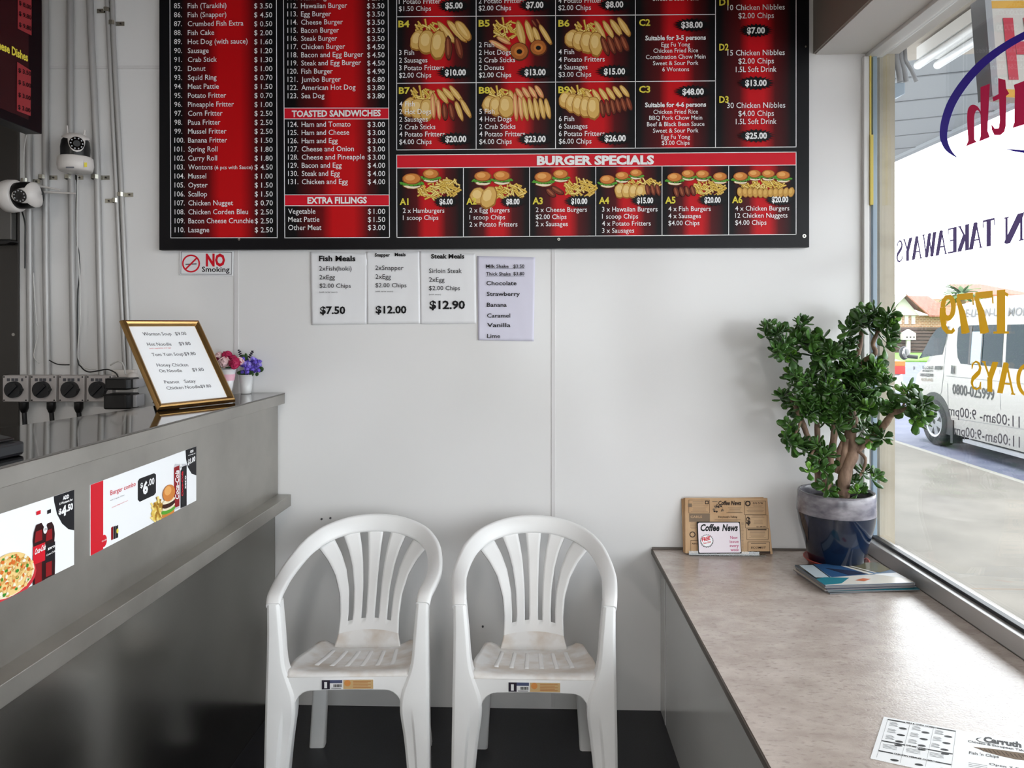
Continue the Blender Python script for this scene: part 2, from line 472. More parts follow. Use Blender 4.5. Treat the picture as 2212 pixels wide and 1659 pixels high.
# ------------------------------------------------------------------ shop window (right)
w1 = bpy.data.objects.new('window_1', None); COL.objects.link(w1); w1['kind'] = 'structure'
mb = MB(); mb.box((XW + .035, YB + .3, ZS + .05), (XW + .041, .0, ZH - .02), 'pane_glass'); mb.build('pane', w1)
mb = MB()
mb.box((XW - .012, YB + .3, ZS + .001), (XW + .06, 0, ZS + .052), 'frame_alu')      # bottom rail
mb.box((XW + .012, YB + .3, ZS + .052), (XW + .034, 0, ZS + .062), 'van_trim')
mb.box((XW - .002, YB + .3, ZH - .014), (XW + .06, 0, ZH + .0), 'frame_white')        # head
mb.box((XW - .016, -.02, ZS + .05), (XW + .004, -.0005, ZH - .014), 'frame_white')      # jamb cover
mb.box((XW + .018, -.016, ZS + .05), (XW + .034, -.0005, ZH - .014), 'bluegrey')
mb.build('frame', w1, bevel=.002)
mb = MB()
for v0, v1, k in ((122, 300, .004), (300, 448, .009)):
    a = PX(XW + .008)(1866, v0); c = PX(XW + .008)(1866, v1)
    mb.box((XW + .004, -.018 - k, c.z), (XW + .006 + k, -.004, a.z), 'tape')
mb.build('masking_tape', w1)
mb = MB(); mb.box((XW + .05, -.0, -.25), (1.345, .6, 3.2), 'pillar'); struct(mb.build('wall_outside'))

# ------------------------------------------------------------------ lettering painted on the window glass
WG = PX(XW + .034)
WGN = V((-.0008, 0, 0))
def stroke(mb, pts, ws, mt, mapf):
    """flat brush stroke along 2-D points with half widths ws"""
    L = []; R = []
    for i, p in enumerate(pts):
        a = pts[max(i - 1, 0)]; c = pts[min(i + 1, len(pts) - 1)]
        dx, dy = c[0] - a[0], c[1] - a[1]; k = math.hypot(dx, dy) or 1
        nx, ny = -dy / k * ws[i], dx / k * ws[i]
        L.append(mapf(p[0] + nx, p[1] + ny)); R.append(mapf(p[0] - nx, p[1] - ny))
    n = len(pts)
    mb.add(L + R, [(i, i + 1, n + i + 1, n + i) for i in range(n - 1)], mt)

def arcpts(cx, cy, rx, ry, a0, a1, n=12):
    return [(cx + rx * math.cos(math.radians(a0 + (a1 - a0) * i / n)), cy + ry * math.sin(math.radians(a0 + (a1 - a0) * i / n))) for i in range(n + 1)]

def serif_glyph(ch):
    """(advance, list of (points, half widths)) with cap height 1"""
    T, t, s = .135, .05, .032
    def ln(x0, y0, x1, y1, w): return ([(x0, y0), (x1, y1)], [w, w])
    def sf(x, y, h=.13): return ([(x - h, y), (x + h, y)], [s, s])
    if ch == 'T': return .78, [ln(.39, 0, .39, 1, T), sf(.39, .02), ([(.03, .96), (.75, .96)], [.04, .04]), ln(.05, .96, .03, .72, .03), ln(.73, .96, .75, .72, .03)]
    if ch == 'A': return .86, [ln(.10, 0, .43, 1, t), ln(.43, 1, .76, 0, T), ln(.2, .33, .64, .33, .028), sf(.10, .02, .1), sf(.76, .02)]
    if ch == 'K': return .86, [ln(.16, 0, .16, 1, T), sf(.16, .02), sf(.16, .98), ln(.2, .42, .68, .98, t), ln(.34, .55, .72, 0, T), sf(.72, .02, .12), sf(.68, .98, .11)]
    if ch == 'E': return .74, [ln(.16, 0, .16, 1, T), ln(.05, .03, .66, .03, .032), ln(.05, .97, .64, .97, .032), ln(.16, .5, .5, .5, .03), ln(.66, .0, .67, .26, .025), ln(.64, 1, .65, .76, .025), ln(.5, .38, .5, .62, .022)]
    if ch == 'W': return 1.14, [ln(.1, 1, .34, 0, T), ln(.34, 0, .56, .9, t), ln(.5, 1, .78, 0, T), ln(.78, 0, 1.02, 1, t), sf(.1, .98), sf(1.02, .98, .1), sf(.52, .98, .11)]
    if ch == 'Y': return .84, [ln(.12, 1, .42, .45, T), ln(.74, 1, .42, .45, t), ln(.42, 0, .42, .48, T), sf(.42, .02), sf(.12, .98), sf(.74, .98, .1)]
    if ch == 'N': return .94, [ln(.14, 0, .14, 1, t), ln(.14, 1, .76, 0, T), ln(.76, 0, .76, 1, t), sf(.14, .02, .1), sf(.12, .98, .12), sf(.76, .98, .1)]
    if ch == 'D': return .9, [ln(.16, 0, .16, 1, T), (arcpts(.3, .5, .46, .47, 90, -90, 14), [.03 + .06 * math.sin(math.pi * i / 14) for i in range(15)]), ln(.04, .03, .32, .03, .03), ln(.04, .97, .32, .97, .03)]
    if ch == 'S':
        p = [(.56, .74), (.5, .9), (.34, .97), (.18, .92), (.1, .77), (.16, .62), (.34, .5), (.52, .38), (.58, .23), (.5, .08), (.32, .03), (.14, .1), (.08, .28)]
        return .68, [(p, [.03, .035, .035, .05, .07, .085, .09, .085, .07, .05, .035, .035, .03]), ln(.57, .7, .57, .96, .022), ln(.07, .04, .07, .3, .022)]
    if ch == '7': return .66, [([(.04, .92), (.62, .92)], [.08, .08]), ([(.6, .9), (.42, .5), (.3, 0)], [.06, .11, .15]), ln(.05, .9, .03, .7, .025)]
    if ch == '1': return .46, [ln(.24, 0, .24, 1, .13), sf(.24, .02, .24), ln(.02, .86, .24, .97, .035)]
    if ch == '9':
        p = arcpts(.3, .68, .21, .28, 0, 360, 20)
        return .68, [(p, [.09 if abs(math.cos(2 * math.pi * i / 20)) >   .6 else .07 for i in range(21)]), ([(.51, .68), (.52, .45), (.46, .18), (.32, .05), (.16, .04), (.06, .12)], [.12, .12, .1, .07, .05, .06])]
    return .4, []

def serif_line(mb, s, a, b, cap, mt, squash=None):
    """a: start pixel (near the camera) on the baseline, b: end pixel, cap: pixels at a"""
    p = WG(*a); q = WG(*b); ay = V((0, 0, (WG(a[0], a[1] - cap) - p).length))
    tot = sum(serif_glyph(c)[0] for c in s); ax = (q - p) / tot; x = 0; quads = []
    for c in s:
        adv, st = serif_glyph(c)
        for pts, ws in st:
            k = MB(); stroke(k, pts, ws, mt, lambda px, py, x=x: (x + px, py, 0))
            quads += [[k.v[i] for i in f] for f in k.f]
        x += adv
    NR = 140; y0_, y1_ = 0.0, 1.0; dy = (y1_ - y0_) / NR       # one flat film: merge overlapping strokes row by row
    for r in range(NR):
        y = y0_ + (r + .5) * dy; iv = []
        for qd in quads:
            xs = []
            for i in range(4):
                (xa_, ya_, _), (xb_, yb_, _) = qd[i], qd[(i + 1) % 4]
                if (ya_ - y) * (yb_ - y) < 0: xs.append(xa_ + (xb_ - xa_) * (y - ya_) / (yb_ - ya_))
            if len(xs) >= 2: iv.append((min(xs), max(xs)))
        iv.sort(); out = []
        for lo, hi in iv:
            if out and lo <= out[-1][1] + 1e-4: out[-1][1] = max(out[-1][1], hi)
            else: out.append([lo, hi])
        for lo, hi in out:
            f = lambda u, v: p + ax * u + ay * v + WGN
            mb.poly([f(lo, y - dy / 2), f(hi, y - dy / 2), f(hi, y + dy / 2), f(lo, y + dy / 2)], mt)

mb = MB()
def cx(pts): return [(1700 + x / 2.369, y / 2.369) for x, y in pts]      # coordinates read from an enlarged crop
def cy5(pts): return [(1860 + x / 4.607, y / 4.607) for x, y in pts]
outer = cy5([(1900, 180), (1622, 315), (1400, 440), (1180, 605), (1000, 800), (870, 1000), (805, 1180), (785, 1330), (805, 1430), (860, 1510), (965, 1575)])
inner = cy5([(1930, 250), (1622, 395), (1430, 510), (1250, 650), (1090, 820), (960, 1010), (890, 1180), (860, 1330), (870, 1420), (905, 1500), (968, 1577)])
outer = [tuple(q) for q in cat(outer, 5)]; inner = [tuple(q) for q in cat(inner, 5)]
n_ = len(outer)
mb.add(pxs(WG, outer, WGN) + pxs(WG, inner, WGN), [(i, i + 1, n_ + i + 1, n_ + i) for i in range(n_ - 1)], 'decal_purple')
mb.poly(pxs(WG, cy5([(1430, 1480), (1622, 1495), (1900, 1470), (1900, 1505), (1622, 1522), (1520, 1505)]), WGN), 'decal_purple')
mb.build('swoosh_decal', w1)
mb = MB(); g2 = WGN * 1.3
mb.poly(pxs(WG, cy5([(1192, 868), (1285, 832), (1262, 1300), (1285, 1365), (1178, 1408), (1195, 1350)]), g2), 'decal_red')
ao = [tuple(q) for q in cat(cy5([(1200, 1120), (1165, 1062), (1115, 1042), (1075, 1070), (1060, 1140), (1062, 1260), (1072, 1400)]), 4)]
ai = [tuple(q) for q in cat(cy5([(1200, 1165), (1180, 1110), (1158, 1098), (1140, 1120), (1130, 1170), (1130, 1270), (1132, 1390)]), 4)]
mb.add(pxs(WG, ao, g2 * 1.1) + pxs(WG, ai, g2 * 1.1), [(i, i + 1, len(ao) + i + 1, len(ao) + i) for i in range(len(ao) - 1)], 'decal_red')
mb.poly(pxs(WG, cy5([(1072, 1398), (1048, 1456), (1154, 1413), (1132, 1388)]), g2 * 1.1), 'decal_red')
mb.add(pxs(WG, cy5([(1368, 778), (1440, 795), (1448, 880), (1478, 930), (1448, 955), (1445, 1250), (1430, 1310), (1390, 1345), (1330, 1345), (1305, 1290), (1300, 1235), (1335, 1280), (1375, 1275), (1385, 1200), (1378, 985), (1320, 1010), (1312, 970), (1372, 935)]), g2),
       [(0, 1, 2, 17), (2, 3, 4, 17), (17, 4, 14), (14, 15, 16, 17), (4, 5, 13, 14), (5, 6, 12, 13), (6, 7, 12), (7, 8, 11, 12), (8, 9, 10, 11)], 'decal_red')
mb.add(pxs(WG, cy5([(1525, 845), (1640, 800), (1640, 1235), (1510, 1275), (1530, 1220), (1535, 900)]), g2), [(0, 1, 2, 4, 5), (2, 3, 4)], 'decal_red')
for x in (1690, 1760, 1850):
    mb.poly(pxs(WG, cy5([(x, 770), (x + 45, 745), (x + 45, 1180), (x, 1205)]), g2), 'decal_red')
mb.build('name_lettering', w1)
mb = MB()
serif_line(mb, 'TAKEAWAYS', (2150, 530), (1936, 568), 60, 'decal_mauve')
serif_line(mb, 'AN', (2263, 507), (2166, 529), 63, 'decal_mauve')
mb.build('takeaways_lettering', w1)
mb = MB()
serif_line(mb, '1779', (2180, 720.5), (2028, 721), 96, 'decal_gold')
serif_line(mb, 'DAYS', (2236, 859), (2096, 841), 72, 'decal_gold')
mb.build('gold_lettering', w1)
mb = MB()
tx(mb, 'r: 11:00am- 9:00pm', WG, (2232, 929), (2049, 896), 24, 'decal_grey', .01, lift=WGN)
tx(mb, '11:00am-9:00pm', WG, (2204, 967), (2062, 938), 23, 'decal_grey', .01, lift=WGN)
mb.build('hours_lettering', w1)

# ------------------------------------------------------------------ menu board
BY = -.03
BD = PY(BY)
def lf(k): return V((0, -k * .00006, 0))
board = thing('menu_board', 'large black and red takeaway menu board with food pictures, fixed high on the white wall', 'menu board', BD(1046, 540))
mb = MB()
pb = [BD(344, 540), BD(1748, 534), BD(1748, -230), BD(344, -230)]
mb.prism([p + V((0, .0005, 0)) for p in pb], (0, 0.026, 0), 'board_black'); mb.build('backing', board)

def panel(pts, mt='band_cell', name='panel', k=4):
    mb = MB(); mb.uvquad([p + lf(k) for p in [BD(*q) for q in pts]], mt); return mb.build(name, board)
panel([(369, 513.5), (599, 513), (596.5, -60), (367, -60)], 'band_list')
panel([(615.5, 513.5), (841.5, 512.5), (838, -60), (612, -60)], 'band_list')
def cw(x, y):  # the printed grid climbs slightly towards the right
    return y - (x - 857) * .0075
xs4 = [857, 1028.5, 1200, 1372.5]
rows = [(-110, 36.5), (36.5, 180), (180, 324)]
for r0, r1 in rows:
    for i in range(3):
        a, c = xs4[i], xs4[i + 1]
        panel([(a, cw(a, r1)), (c, cw(c, r1)), (c, cw(c, r0)), (a, cw(a, r0))])
    a, c = 1372.5, 1545.5
    panel([(a, cw(a, r1)), (c, cw(c, r1)), (c, cw(c, r0)), (a, cw(a, r0))])
a, c = 1545.5, 1719.5
panel([(a, cw(a, 324)), (c, cw(c, 324)), (c, cw(c, -110)), (a, cw(a, -110))])
xa = [857.5, 1001, 1144, 1287, 1430, 1574, 1719.5]
for i in range(6):
    a, c = xa[i], xa[i + 1]
    panel([(a, cw(a, 513)), (c, cw(c, 513)), (c, cw(c, 362)), (a, cw(a, 362))])
mb = MB()
for u0, v0, u1, v1 in ((614, 233.5, 840, 257), (615, 421, 841, 444.5)):
    mb.poly([p + lf(8) for p in [BD(*q) for q in rect(u0, v0, u1, v1)]], 'red_ink')
mb.poly([BD(857, cw(857, 363)) + lf(8), BD(1719.5, cw(1719.5, 363)) + lf(8), BD(1719.5, cw(1719.5, 335)) + lf(8), BD(857, cw(857, 335)) + lf(8)], 'red_ink')
mb.build('title_bar', board)
# white rules
mb = MB()
def rule(u0, v0, u1, v1, w=1.5):
    p, q = V((u0, v0)), V((u1, v1)); d = (q - p).normalized(); nn = V((-d.y, d.x)) * w / 2; p = p - d * w / 2; q = q + d * w / 2
    mb.poly([BD(*(p + nn)) + lf(12), BD(*(q + nn)) + lf(12), BD(*(q - nn)) + lf(12), BD(*(p - nn)) + lf(12)], 'white_ink')
rule(369, 514, 599, 513.5); rule(367, -60, 369, 514); rule(597, -60, 599, 514)
rule(615, 514, 841.5, 513); rule(612, -60, 615.3, 514); rule(838, -60, 841.5, 513)
for v in (233.5, 257): rule(614, v, 840, v)
for v in (421, 444.5): rule(615, v, 841, v)
for y in (36.5, 180): rule(857, cw(857, y), 1545.5, cw(1545.5, y))
rule(857, cw(857, 324), 1719.5, cw(1719.5, 324))
for x in xs4 + [1545.5, 1719.5]: rule(x, -100, x, cw(x, 324))
for y in (335, 363, 513): rule(857.5, cw(857, y), 1719.5, cw(1719.5, y))
rule(857, 335, 857.5, 513); rule(1719.5, cw(1719.5, 335), 1719.5, cw(1719.5, 513))
for x in xa[1:-1]: rule(x, cw(x, 363), x, cw(x, 513))
mb.build('border_line', board)
# lettering
let = MB()
EX = V((1, 0, 0)); EZ = V((0, 0, 1))
PXM = (BD(1101, 300) - BD(1100, 300)).length
vs_, fs_, gx0, gx1 = glyphs('Hawaiian Burger', 0.0)
SXL = (101 / 11.0) / (gx1 - gx0)
def T(s, u, v, cap=11.0, mt='white_ink', align='L', bold=0.004, w=None, k=40, mbx=None):
    """u: left / centre / right pixel, v: pixel of the middle of the capitals"""
    o = BD(u, v + cap / 2); h = cap * PXM
    text(mbx or let, s, o, EX * h, EZ * h, mt, w=(w / cap) if w else None, sx=SXL * .682, align=align, bold=bold, lift=lf(k))
lst = ['85|Fish (Tarakihi)|3.50', '86|Fish (Snapper)|4.50', '87|Crumbed Fish Extra|0.50', '88|Fish Cake|2.00', '89|Hot Dog (with sauce)|1.60', '90|Sausage|1.20', '91|Crab Stick|1.30',
       '92|Donut|1.00', '93|Squid Ring|0.70', '94|Meat Pattie|1.50', '95|Potato Fritter|0.70', '96|Pineapple Fritter|1.00', '97|Corn Fritter|2.50', '98|Paua Fritter|2.50', '99|Mussel Fritter|2.50',
       '100|Banana Fritter|1.50', '101|Spring Roll|1.80', '102|Curry Roll|1.80', '103|Wontons|4.50', '104|Mussel|1.00', '105|Oyster|1.50', '106|Scallop|1.50', '107|Chicken Nugget|0.70',
       '108|Chicken Corden Bleu|2.50', '109|Bacon Cheese Crunchie|2.50', '110|Lasagne|2.50']
for i, r in enumerate(lst):
    a, bb, c = r.split('|'); v = 13 + i * 19.34; d = i * .06
    T(a + '.', 376.5 + d, v); T(bb, 406 + d, v, w=144 if bb.startswith('Bacon') else (54 if bb == 'Wontons' else None)); T(c, 588.5 + d, v, align='R', w=27 if c[0] != '1' else 25.5); T('$', 549.5 + d, v)
    if bb == 'Wontons': T('(6 pcs with Sauce)', 464, v + .8, 8, w=84)
lst = ['111|Hamburger|2.80', '112|Hawaiian Burger|3.50', '113|Egg Burger|3.50', '114|Cheese Burger|3.50', '115|Bacon Burger|3.50', '116|Steak Burger|3.50', '117|Chicken Burger|4.50', '118|Bacon and Egg Burger|4.50',
       '119|Steak and Egg Burger|4.50', '120|Fish Burger|4.90', '121|Jumbo Burger|6.80', '122|American Hot Dog|3.80', '123|Sea Dog|3.80']
def row2(a, bb, c, v, u):
    if a: T(a + '.', u, v)
    T(bb, u + (29.5 if a else 0), v, w=136 if 'Bacon and Egg B' in bb else (131 if 'Steak and Egg B' in bb else (138 if 'Pineapple' in bb else None)))
    T('$', u + 172, v); T(c, u + 209.5, v, align='R', w=27 if c[0] != '1' else 25.5)
for i, r in enumerate(lst):
    a, bb, c = r.split('|'); row2(a, bb, c, -4.6 + i * 17.65, 621 + i * .07)
for i, r in enumerate(['124|Ham and Tomato|3.00', '125|Ham and Cheese|3.00', '126|Ham and Egg|3.00', '127|Cheese and Onion|3.00', '128|Cheese and Pineapple|3.00', '129|Bacon and Egg|4.00', '130|Steak and Egg|4.00', '131|Chicken and Egg|4.00']):
    a, bb, c = r.split('|'); row2(a, bb, c, 269 + i * 17.67, 622.3 + i * .07)
for i, r in enumerate(['|Vegetable|1.00', '|Meat Pattie|1.50', '|Other Meat|3.00']):
    a, bb, c = r.split('|'); row2(a, bb, c, 456.6 + i * 17.5, 623)
T('TOASTED SANDWICHES', 726.5, 245.3, 13, align='C', bold=.035, w=195)
T('EXTRA FILLINGS', 728.5, 432.8, 13, align='C', bold=.035, w=130)
T('BURGER SPECIALS', 1286, 346.5, 17.5, align='C', bold=.05, w=251)

BURST = MB
def price(s, u, v, cap=12.5, w=None, bw=None):
    mbp = MB(); n = 44; bw = bw or (len(s) * 7.5 + 22) / 2; bh = cap * .98; pts = []
    rnd = random.Random(int(u * 7 + v))
    for i in range(n):
        a = 2 * math.pi * i / n; k = (1.22 if i % 2 else .88) * (1 + .06 * rnd.random())
        pts.append(BD(u + bw * k * math.cos(a), v + bh * k * math.sin(a)) + lf(85))
    cc = BD(u, v) + lf(85)
    mbp.add(pts + [cc], [(i, n, (i + 1) % n) for i in range(n)], 'black_ink')
    pp = mbp.build('price_burst', board)
    m2 = MB(); T(s, u, v, cap, align='C', bold=.035, w=w or len(s) * 7.6, k=92, mbx=m2)
    m2.build('price', pp)
for s, u, v in (('$5.00', 981, 13.3), ('$7.00', 1155, 12), ('$8.00', 1327, 11), ('$10.00', 984, 157.5), ('$13.00', 1156, 157), ('$15.00', 1327, 155.3), ('$20.00', 985, 301), ('$23.00', 1156, 301), ('$26.00', 1328.5, 299.5),
                ('$38.00', 1494, 55), ('$48.00', 1496.5, 199), ('$7.00', 1632, 67), ('$13.00', 1632, 180.3), ('$25.00', 1632.5, 294)):
    price(s, u, v)
for s, u, v in (('$6.00', 964, 436), ('$8.00', 1108, 436), ('$10.00', 1251, 435), ('$15.00', 1393, 433.5), ('$20.00', 1538.5, 432.5), ('$20.00', 1684, 431.5)):
    price(s, u, v, 11.5, w=len(s) * 5.8, bw=len(s) * 3.6 + 5)

def label(s, u, v, w=None): T(s, u, v, 13.5, 'yellow_ink', bold=.03, w=w or len(s) * 12, k=80)
for s, u, v in (('B4', 861, 53), ('B5', 1034, 51.5), ('B6', 1206, 51.5), ('B7', 862, 196.5), ('B8', 1034.5, 196), ('B9', 1206, 195), ('C2', 1380, 50), ('C3', 1380, 194)): label(s, u, v)
for s, u, v in (('D1', 1553, 6), ('D2', 1553, 103), ('D3', 1553, 216)): label(s, u, v, 20)
for i, s in enumerate(('A1', 'A2', 'A3', 'A4', 'A5', 'A6')): label(s, xa[i] + 6.5, 436 - i * .8, 22 if i else 19)
def lines(u, items, align='L', cap=10.6, k=80):
    for s, v in items: T(s, u, v, cap, align=align, k=k)
lines(862, (('1 Potato Fritter', 4.5), ('$1.50 Chips', 20)))
lines(1034, (('2 Potato Fritters', 3.5), ('$2.00 Chips', 18.7)))
lines(1206, (('4 Potato Fritters', 2.5), ('$2.00 Chips', 18)))
lines(862.5, (('3 Fish', 114.5), ('2 Sausages', 131), ('3 Potato Fritters', 147.5), ('$2.00 Chips', 163.5)))
lines(1034.5, (('2 Fish', 97.7), ('2 Hot Dogs', 114.2), ('2 Crab Sticks', 130.7), ('2 Donuts', 147), ('$2.00 Chips', 163)))
lines(1206.5, (('4 Fish', 113), ('4 Potato Fritters', 129.5), ('4 Sausages', 146), ('$3.00 Chips', 162)))
lines(863, (('4 Fish', 225.5), ('2 Hot Dogs', 242), ('2 Sausages', 258.5), ('2 Crab Sticks', 275), ('4 Potato Fritters', 290.8), ('$4.00 Chips', 307)))
lines(1035.5, (('5 Fish', 241.5), ('4 Hot Dogs', 258), ('2 Crab Sticks', 274.3), ('4 Potato Fritters', 290.3), ('$4.00 Chips', 306.6)))
lines(1207, (('6 Fish', 257.2), ('6 Sausages', 273.5), ('6 Potato Fritters', 289.6), ('$6.00 Chips', 305.8)))
T('Suitable for 3-5 persons', 1459, 82, 9.5, align='C', bold=.03, w=129); T('Suitable for 4-6 persons', 1459, 226.5, 9.5, align='C', bold=.03, w=130)
lines(1459, (('Sweet & Sour Pork', -2), ('Egg Fu Yong', 97), ('Chicken Fried Rice', 110), ('Combination Chow Mein', 123.5), ('Sweet & Sour Pork', 137), ('6 Wontons', 150.5)), 'C', 9)
lines(1459, (('Chicken Fried Rice', 242), ('BBQ Pork Chow Mein', 255), ('Beef & Black Bean Sauce', 268.6), ('Sweet & Sour Pork', 282.5), ('Egg Fu Yong', 296.3), ('$3.00 Chips', 309)), 'C', 9)
for s_, v_, w_ in (('10 Chicken Nibbles', 16.7, 121), ('$2.00 Chips', 34.7, 75), ('15 Chicken Nibbles', 114.6, 121), ('$2.00 Chips', 132.6, 75), ('1.5L Soft Drink', 150.5, 86), ('30 Chicken Nibbles', 228, 123), ('$4.00 Chips', 245.6, 75), ('1.5L Soft Drink', 263, 86)): T(s_, 1632.5, v_, 11.5, align='C', w=w_, k=80)
AT = [('2 x Hamburgers', '1 scoop Chips'), ('2 x Egg Burgers', '1 scoop Chips', '2 x Potato Fritters'), ('2 x Cheese Burgers', '$2.00 Chips', '2 x Sausages'), ('3 x Hawaiian Burgers', '1 scoop Chips', '4 x Potato Fritters', '3 x Sausages'),
      ('4 x Fish Burgers', '4 x Sausages', '$4.00 Chips'), ('4 x Chicken Burgers', '12 Chicken Nuggets', '$4.00 Chips')]
for i, ls in enumerate(AT):
    for j, s in enumerate(ls): T(s, xa[i] + 13.3, 455.3 - i * .95 + j * 15.3, 10, k=80)
let.build('lettering', board)
mb = MB()
for u, v, r in ((517, 517, 2.6), (1207, 517, 3), (1737, 510, 4), (1740, 101, 2)):
    p = BD(u, v); mb2 = MB(); mb2.cyl(p, p + V((0, -.003, 0)), r * PXM, 'clip_zinc', 12); mb2.cyl(p + V((0, -.003, 0)), p + V((0, -.0034, 0)), r * PXM * .45, 'black_ink', 8); mb2.build('screw', board)

# printed food pictures
class Pic:
    def __init__(s): s.mb = MB(); s.k = 14; s.r = random.Random(3)
    def shape(s, pts, mt, dk=.35):
        s.k += dk; c = BD(sum(p[0] for p in pts) / len(pts), sum(p[1] for p in pts) / len(pts))
        l = lf(s.k); n = len(pts)
        s.mb.add([BD(*p) + l for p in pts] + [c + l], [(i, (i + 1) % n, n) for i in range(n)], mt)
    def blob(s, cx, cy, rx, ry, rot, c, dk, lt=None, n=18, j=.06):
        a = math.radians(rot); ca, sa = math.cos(a), math.sin(a); ks = [1 + s.r.uniform(-j, j) for _ in range(n)]
        def ring(k, ox=0, oy=0): return [(cx + ox + (rx * k * ks[i] * math.cos(t)) * ca - (ry * k * ks[i] * math.sin(t)) * sa, cy + oy + (rx * k * ks[i] * math.cos(t)) * sa + (ry * k * ks[i] * math.sin(t)) * ca) for i, t in enumerate([2 * math.pi * q / n for q in range(n)])]
        s.shape(ring(1.0), dk); s.shape(ring(.88, -rx * .02, -ry * .05), c)
        if lt: s.shape(ring(.5, -rx * .18, -ry * .2), lt)
    def cap(s, x0, y0, x1, y1, w, c, dk, lt=None):
        L = math.hypot(x1 - x0, y1 - y0) / 2
        s.blob((x0 + x1) / 2, (y0 + y1) / 2, L, w / 2, math.degrees(math.atan2(y1 - y0, x1 - x0)), c, dk, None, 16, .05)
        if lt: s.blob((x0 + x1) / 2 - w * .08, (y0 + y1) / 2 - w * .1, L * .7, w * .16, math.degrees(math.atan2(y1 - y0, x1 - x0)), lt, lt, None, 10, .05)
    def chips(s, cx, cy, rx, ry, n, L=16, w=3.4):
        w *= 1.25; n = int(n * 1.35)
        for i in range(n):
            a = s.r.uniform(0, 6.28); q = math.sqrt(s.r.random()); x = cx + rx * q * math.cos(a); y = cy + ry * q * math.sin(a)
            t = math.radians(s.r.choice((20, 35, 55, 70, -30, 10)) + s.r.uniform(-12, 12)); dx, dy = math.cos(t) * L / 2, math.sin(t) * L / 2; nx, ny = -math.sin(t) * w / 2, math.cos(t) * w / 2
            for gx, mt in ((1.0, 'print_chip_dk'), (.62, 'print_chip' if s.r.random() < .6 else 'print_chip_lt')):
                s.shape([(x - dx + nx * gx, y - dy + ny * gx), (x + dx + nx * gx, y + dy + ny * gx), (x + dx - nx * gx, y + dy - ny * gx), (x - dx - nx * gx, y - dy - ny * gx)], mt, .18)
    def fish(s, x0, y0, x1, y1, w): s.cap(x0, y0, x1, y1, w, 'print_batter', 'print_batter_dk', 'print_batter_lt')
    def fritter(s, x, y, rx, ry, rot=0): s.blob(x, y, rx, ry, rot, 'print_batter', 'print_batter_dk', 'print_batter_lt')
    def saus(s, x0, y0, x1, y1, w): s.cap(x0, y0, x1, y1, w * 1.12, 'print_sausage', 'print_sausage_dk', 'print_sausage_lt')
    def crab(s, x0, y0, x1, y1, w): s.cap(x0, y0, x1, y1, w, 'print_crab', 'print_batter_dk', 'print_batter_lt')
    def donut(s, x, y, r): s.blob(x, y, r, r * .95, 0, 'print_donut', 'print_donut_dk', None, 20, .02); s.blob(x, y, r * .6, r * .55, 0, 'print_bun', 'print_donut', None, 16, .03); s.blob(x, y, r * .3, r * .26, 0, 'black_ink', 'print_donut_dk', None, 14, .03)
    def burger(s, x, y, w):
        s.blob(x + w * .02, y + w * .27, w * .46, w * .16, 0, 'print_cream', 'print_bun_dk', None)
        s.blob(x, y + w * .16, w * .5, w * .13, 4, 'print_patty', 'print_patty', None)
        for i in range(9):
            t = -1 + 2 * i / 8
            s.blob(x + t * w * .5, y + w * (.14 + .07 * (1 - t * t)) + s.r.uniform(-1, 1), w * .11, w * .075, s.r.uniform(-40, 40), 'print_lettuce', 'print_lettuce_dk', None, 9, .3)
        s.blob(x, y - w * .07, w * .47, w * .28, 0, 'print_bun', 'print_bun_dk', 'print_bun_lt', 22, .02)
    def done(s): return s.mb.build('food_picture', board)
# B4
p = Pic(); p.chips(925, 64, 26, 16, 26); p.fish(945, 46, 985, 95, 16); p.fish(965, 43, 1008, 92, 16); p.fish(985, 45, 1016, 88, 22); p.fritter(903, 88, 17, 24, 15); p.fritter(922, 92, 19, 28, 5); p.fritter(947, 98, 17, 34, 5); p.saus(968, 77, 970, 131, 15); p.saus(985, 78, 998, 130, 15); p.done()
# B5
p = Pic(); p.chips(1092, 66, 24, 22, 30); p.fish(1118, 43, 1132, 102, 18); p.fish(1136, 43, 1152, 96, 15); p.saus(1148, 42, 1160, 60, 6); p.fish(1152, 58, 1166, 94, 13); p.saus(1158, 40, 1168, 56, 5); p.fish(1164, 52, 1192, 98, 12); p.crab(1056, 87, 1100, 112, 12); p.crab(1072, 80, 1104, 96, 11); p.donut(1122, 112, 21); p.donut(1163, 104, 19); p.done()
# B6
p = Pic(); p.chips(1268, 62, 24, 12, 20); p.fish(1284, 44, 1308, 86, 13); p.fish(1302, 44, 1326, 84, 13); p.fish(1318, 42, 1344, 80, 15); p.fish(1334, 37, 1362, 80, 15); p.fritter(1236, 84, 17, 20, 15); p.fritter(1252, 89, 17, 23, 10); p.fritter(1270, 92, 18, 26, 5); p.fritter(1288, 96, 16, 28, 0)
for i in range(4): p.saus(1299 + i * 14, 78 - i * 1, 1315 + i * 14, 122 - i * 3, 13)
p.done()
# B7
p = Pic(); p.chips(912, 204, 22, 12, 20); p.fish(928, 193, 948, 232, 14); p.fish(944, 192, 968, 224, 13); p.fish(956, 190, 982, 218, 13); p.fish(970, 184, 1000, 222, 13); p.fritter(884, 232, 16, 22, 15); p.fritter(902, 236, 18, 24, 5); p.fritter(922, 238, 16, 26, 5); p.crab(934, 200, 938, 260, 11); p.crab(946, 212, 950, 260, 10)
p.saus(959, 222, 963, 262, 12); p.saus(972, 222, 980, 262, 12); p.fish(984, 218, 1000, 262, 12); p.fish(994, 212, 1018, 256, 12); p.done()
